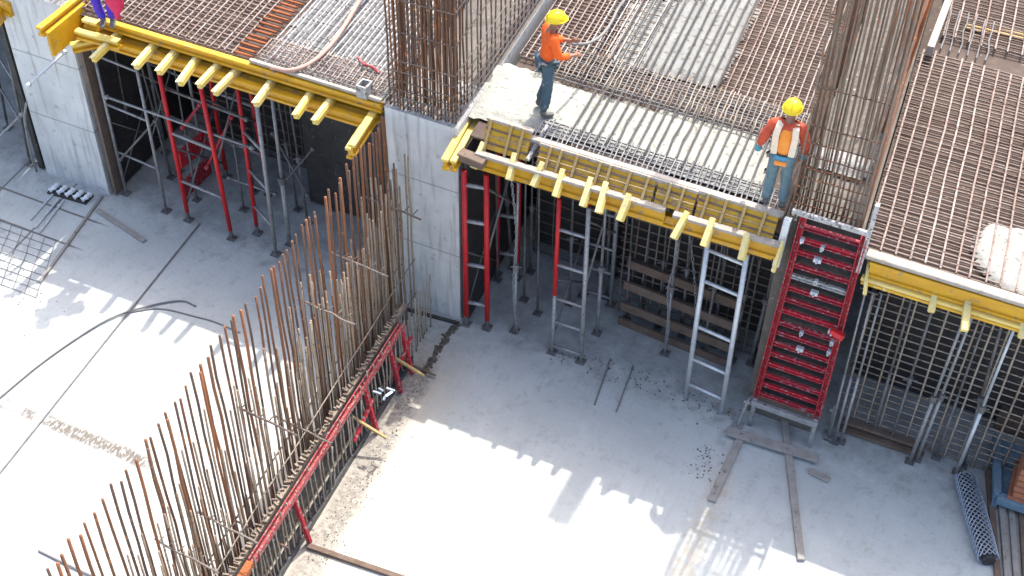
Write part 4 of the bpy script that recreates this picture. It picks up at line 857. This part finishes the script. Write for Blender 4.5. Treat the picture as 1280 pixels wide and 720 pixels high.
def person(label, loc, face, J, top_m, leg_m, helmet=True, glove=None, vest=False, sleeve_m=None, group=None, size=.9):
    """local frame: +Y is the way the person faces, +X their right"""
    t = thing('person', loc, label, 'person', group); t.rotation_euler = (0, 0, face); t.scale = (.93, .93, size)
    V = {}; V.update(J)
    pel, ch, nk, hd = [Vector(J[k]) for k in ('pelvis', 'chest', 'neck', 'head')]
    # continuous body
    names = ['pelvis', 'waist', 'chest', 'neck', 'chin', 'head', 'crown']
    J['waist'] = tuple(pel.lerp(ch, .45)); up = (hd-nk).normalized(); J['chin'] = tuple(nk.lerp(hd, .5)+Vector((0, .012, 0))); J['crown'] = tuple(hd+up*.10)
    rad = dict(pelvis=(.11, .09), waist=(.10, .08), chest=(.115, .085), neck=(.052, .055), chin=(.062, .068), head=(.078, .092), crown=(.058, .068), sh_=.055, el_=.042, wr_=.028, hip_=.08, kn_=.056, an_=.040, toe_=.042)
    pts = [J[n] for n in names]; rr = [rad[n] for n in names]; E = [(i, i+1) for i in range(6)]
    for s in 'LR':
        i0 = len(pts); pts += [J['sh'+s], J['el'+s], J['wr'+s]]; rr += [.048, .040, .028]; E += [(2, i0), (i0, i0+1), (i0+1, i0+2)]
        wr = Vector(J['wr'+s]); el = Vector(J['el'+s]); d = (wr-el).normalized(); palm = wr+d*.07
        side = d.cross(Vector((0, 1, .2))).normalized()*(1 if s == 'R' else -1); nrm = side.cross(d).normalized()
        i1 = len(pts); pts.append(tuple(palm)); rr.append((.036, .018)); E.append((i0+2, i1))
        for k, (off, ln) in enumerate(((-.030, .062), (-.010, .075), (.011, .070), (.030, .052))):
            b0 = palm+side*off+d*.015; c1 = b0+d*ln*.55-nrm*.008; c2 = c1+d*ln*.40-nrm*.028
            q = len(pts); pts += [tuple(b0), tuple(c1), tuple(c2)]; rr += [.0095, .0085, .0075]; E += [(i1, q), (q, q+1), (q+1, q+2)]
        b0 = wr+d*.035-side*.032; c1 = b0+d*.035-side*.024; q = len(pts); pts += [tuple(b0), tuple(c1), tuple(c1+d*.03-nrm*.01)]; rr += [.012, .0105, .009]; E += [(i1, q), (q, q+1), (q+1, q+2)]
        i2 = len(pts); pts += [J['hip'+s], J['kn'+s], J['an'+s]]; rr += [.075, .054, .040]; E += [(0, i2), (i2, i2+1), (i2+1, i2+2)]
    q = len(pts); pts += [tuple(hd+Vector((0, .105, -.015)))]; rr += [.013]; E += [(5, q)]
    for sx in (-1, 1): q = len(pts); pts += [tuple(hd+Vector((sx*.088, -.005, -.015)))]; rr += [(.012, .02)]; E += [(5, q)]
    skin_obj('body', pts, E, rr, M['skin'], t, 2)
    # hair
    skin_obj('hair', [tuple(hd+Vector((0, -.03, -.03))), tuple(hd+Vector((0, -.02, .05))), tuple(hd+up*.085+Vector((0, -.01, 0)))], [(0, 1), (1, 2)], [(.078, .075), (.084, .088), (.06, .07)], M['hair'], t, 2)
    for sx in (-1, 1):
        b = MB(); e = hd+Vector((sx*.032, .086, .005)); b.tube([e+Vector((0, -.01, 0)), e+Vector((0, .006, 0))], [.012, .007], 8); b.build('eye', M['black'], None, smooth=True).parent = t
    b = MB(); e = hd+Vector((0, .088, -.045)); b.tube([e+Vector((-.022, 0, 0)), e+Vector((0, .008, -.002)), e+Vector((.022, 0, 0))], [.003, .007, .003], 6); b.build('mouth', M['red_cloth'], None, smooth=True).parent = t
    # upper garment
    pts = [tuple(pel+Vector((0, 0, -.02))), J['waist'], J['chest'], tuple(nk+Vector((0, 0, -.035)))]; rr = [(.158, .125), (.142, .112), (.17, .118), (.075, .07)] if not vest else [(.158, .13), (.150, .125), (.182, .145), (.10, .09)]; E = [(0, 1), (1, 2), (2, 3)]
    skin_obj('vest' if vest else 'shirt', pts, E, rr, M[top_m], t, 2) if vest else None
    pts2 = list(pts); rr2 = [(a*.84, c_*.84) for a, c_ in rr] if vest else list(rr); E2 = list(E)
    for s in 'LR':
        i0 = len(pts2); el = Vector(J['el'+s]); wr = Vector(J['wr'+s]); pts2 += [J['sh'+s], J['el'+s], tuple(el.lerp(wr, .72))]; rr2 += [.082, .066, .052]; E2 += [(2, i0), (i0, i0+1), (i0+1, i0+2)]
    skin_obj('shirt', pts2, E2, rr2, M[sleeve_m or top_m], t, 2)
    # trousers
    pts = [J['pelvis']]; rr = [(.148, .118)]; E = []
    for s in 'LR':
        i0 = len(pts); pts += [J['hip'+s], J['kn'+s], tuple(Vector(J['an'+s])+Vector((0, 0, .03)))]; rr += [(.098, .100), .078, .068]; E += [(0, i0), (i0, i0+1), (i0+1, i0+2)]
    skin_obj('trousers', pts, E, rr, M[leg_m], t, 2)
    for s in 'LR':
        an = Vector(J['an'+s]); skin_obj('boot', [tuple(an+Vector((0, -.02, .06))), tuple(an+Vector((0, -.01, -.02))), tuple(an+Vector((0, .10, -.035))), tuple(an+Vector((0, .17, -.04)))], [(0, 1), (1, 2), (2, 3)], [.058, .052, (.048, .038), (.042, .03)], M['boot'], t, 2)
        if glove:
            el = Vector(J['el'+s]); wr = Vector(J['wr'+s]); d = (wr-el).normalized(); skin_obj('glove', [tuple(wr-d*.03), tuple(wr+d*.03), tuple(wr+d*.10), tuple(wr+d*.155)], [(0, 1), (1, 2), (2, 3)], [.04, .045, (.05, .034), (.04, .028)], M[glove], t, 2)
    if helmet:
        b = MB(); cc = hd+up*.035; nr = 9; ns = 20
        vs = []; fs = []
        for i in range(nr+1):
            ph = i/nr*math.pi/2
            for j in range(ns):
                th = 2*math.pi*j/ns; ri = math.cos(ph)
                ridge = 1+.03*max(0, math.cos(th*2))*(i > 2)
                vs.append(cc+Vector((math.cos(th)*ri*.125, math.sin(th)*ri*.150, math.sin(ph)*.135*ridge)))
        for i in range(nr):
            for j in range(ns): fs.append((i*ns+j, i*ns+(j+1) % ns, (i+1)*ns+(j+1) % ns, (i+1)*ns+j))
        b.add(vs, fs); hm = b.build('helmet', M['helmet'], None, smooth=True); hm.parent = t
        b = MB(); ring = []
        for j in range(ns):
            th = 2*math.pi*j/ns; f = 1.06+.13*max(0, math.sin(th)); ring.append(cc+Vector((math.cos(th)*.125*f, math.sin(th)*.150*f, -.012)))
        inner = [cc+Vector((math.cos(2*math.pi*j/ns)*.118, math.sin(2*math.pi*j/ns)*.142, .004)) for j in range(ns)]
        b.add(ring+inner+[r+Vector((0, 0, .014)) for r in ring], [(j, (j+1) % ns, ns+(j+1) % ns, ns+j) for j in range(ns)]+[(2*ns+j, 2*ns+(j+1) % ns, (j+1) % ns, j) for j in range(ns)]+[(ns+j, ns+(j+1) % ns, 2*ns+(j+1) % ns, 2*ns+j) for j in range(ns)])
        br = b.build('brim', M['helmet'], None, smooth=True); br.parent = hm
        b = MB(); b.tube([cc+Vector((0, -.13, .06)), cc+Vector((0, -.07, .125)), cc+Vector((0, 0, .142)), cc+Vector((0, .07, .125)), cc+Vector((0, .13, .06))], .012, 6); b.build('ridge', M['helmet'], None, smooth=True).parent = hm
    return t
J1 = dict(pelvis=(0, 0, .95), chest=(.0, .03, 1.32), neck=(.0, .06, 1.47), head=(0, .10, 1.60),
    shL=(-.19, .04, 1.40), elL=(-.24, .14, 1.14), wrL=(-.10, .36, 1.16), shR=(.19, .04, 1.40), elR=(.25, .10, 1.13), wrR=(.16, .36, 1.08),
    hipL=(-.09, 0, .90), knL=(-.11, .05, .50), anL=(-.12, -.06, .08), hipR=(.09, 0, .90), knR=(.12, .0, .50), anR=(.15, -.06, .08))
w1 = G(681, 138, 3.70)
person('person in plain orange top and yellow helmet holding a grey hose', (w1.x, w1.y, 3.69), math.radians(-52), J1, 'orange', 'denim')
J2 = dict(pelvis=(0, 0, .95), chest=(.0, .03, 1.33), neck=(.0, .05, 1.48), head=(0, .09, 1.61),
    shL=(-.20, .02, 1.41), elL=(-.30, -.02, 1.15), wrL=(-.33, .08, .93), shR=(.20, .02, 1.41), elR=(.28, -.02, 1.14), wrR=(.26, .10, .92),
    hipL=(-.09, 0, .90), knL=(-.10, .04, .50), anL=(-.11, -.02, .08), hipR=(.09, 0, .90), knR=(.10, .04, .50), anR=(.12, -.02, .08))
w2 = G(966, 257, 3.70)
t = person('person seen from behind in orange vest with pale tape, above the red formwork', (w2.x, w2.y, 3.69), math.radians(6), J2, 'vest', 'trouser', glove='glove', vest=True, sleeve_m='red_cloth')
# vest tape: two shoulder strips and a waist belt, hugging the back
def strip(pts, wd, m, name):
    b = MB()
    for a_, c_ in zip(pts[:-1], pts[1:]): b.bar(Vector(a_), Vector(c_), wd, .012, up=(0, -1, .15))
    o = b.build(name, M[m], None, bevel=.003); o.parent = t
for sx in (-1, 1):
    strip([(sx*.115, -.100, .99), (sx*.12, -.104, 1.12), (sx*.128, -.112, 1.30), (sx*.115, -.085, 1.42), (sx*.10, .0, 1.475)], .085, 'pale', 'tape')
b = MB(); ns = 18
ring = [[(math.cos(2*math.pi*j/ns)*.168, .0+math.sin(2*math.pi*j/ns)*.137, z) for j in range(ns)] for z in (.93, .99)]
b.add(ring[0]+ring[1], [(j, (j+1) % ns, ns+(j+1) % ns, ns+j) for j in range(ns)]); o = b.build('belt', M['glove'], None, smooth=True); o.parent = t
b = MB(); b.box((0, -.13, .88), (.17, .05, .07)); o = b.build('tool_pouch', M['vest'], None, bevel=.012); o.parent = t
J3 = dict(pelvis=(0, 0, .95), chest=(.0, .05, 1.32), neck=(.0, .09, 1.47), head=(0, .13, 1.60),
    shL=(-.19, .04, 1.40), elL=(-.26, .10, 1.15), wrL=(-.22, .25, .98), shR=(.19, .04, 1.40), elR=(.24, .08, 1.12), wrR=(.22, .22, .92),
    hipL=(-.09, 0, .90), knL=(-.10, .06, .50), anL=(-.07, -.03, .08), hipR=(.09, 0, .90), knR=(.11, .06, .50), anR=(.08, -.03, .08))
w3 = G(136, 30, 3.72)
t = person('person in bright blue trousers at the upper left, cut off by the photo top', (w3.x, w3.y, 3.70), math.radians(-150), J3, 'magenta_cloth', 'blue_cloth')
hp = Vector((w3.x+.293, w3.y-.10, 3.70+.86)); b = MB(); n_ = 14; rings = []
for i in range(9):
    f = i/8; wd = .05+.11*math.sin(math.pi*min(1, f*1.15))
    rings.append([hp+Vector((math.cos(2*math.pi*j/n_)*wd*(1+.18*math.sin(j*2.7+i)), math.sin(2*math.pi*j/n_)*wd*.5*(1+.2*math.sin(j*3.1)), -.60*f)) for j in range(n_)])
b.add([v for r_ in rings for v in r_], [(i*n_+j, i*n_+(j+1) % n_, (i+1)*n_+(j+1) % n_, (i+1)*n_+j) for i in range(8) for j in range(n_)]+[tuple(range(n_)), tuple(8*n_+j for j in range(n_))])
tag(b.build('jacket', M['magenta_cloth'], smooth=True), 'pinkish red jacket hanging from the hand of the person in blue trousers', 'jacket')
# flat wire mesh on the far left floor
t = thing('wire_mesh', G(20, 310), 'faint flat wire mesh lying on the floor at the far left', 'wire mesh')
for i in range(9):
    for (a0, a1, c0, c1, nm_) in (((-40, 262), (70, 300), (-70, 330), (45, 372), 'long_wire'), ((-40, 262), (-70, 330), (70, 300), (45, 372), 'short_wire')):
        P0 = G(*a0, .012 if nm_ == 'long_wire' else .02).lerp(G(*c0, .012 if nm_ == 'long_wire' else .02), i/8); P1 = G(*a1, .012 if nm_ == 'long_wire' else .02).lerp(G(*c1, .012 if nm_ == 'long_wire' else .02), i/8)
        b = MB(); b.tube(bend(P0, P1, 6, .012), .005, 5); b.build(nm_, M['cable'], t)
t = thing('shadow_caster_box', (-3.83, 15.3, 8.0), 'added unseen grey box on a rope, there to cast a notch of shade', 'form box')  # added out of view, only to drop its shadow on the centre floor
b = MB(); b.box((-3.83, 15.3, 8.8), (.34, .3, 1.7)); b.build('box', M['grey_steel'], t, bevel=.01)
b = MB(); b.tube([(-3.83, 15.3, 9.6), (-3.83, 15.3, 40)], .012, 6); b.build('rope', M['dark_steel'], t)
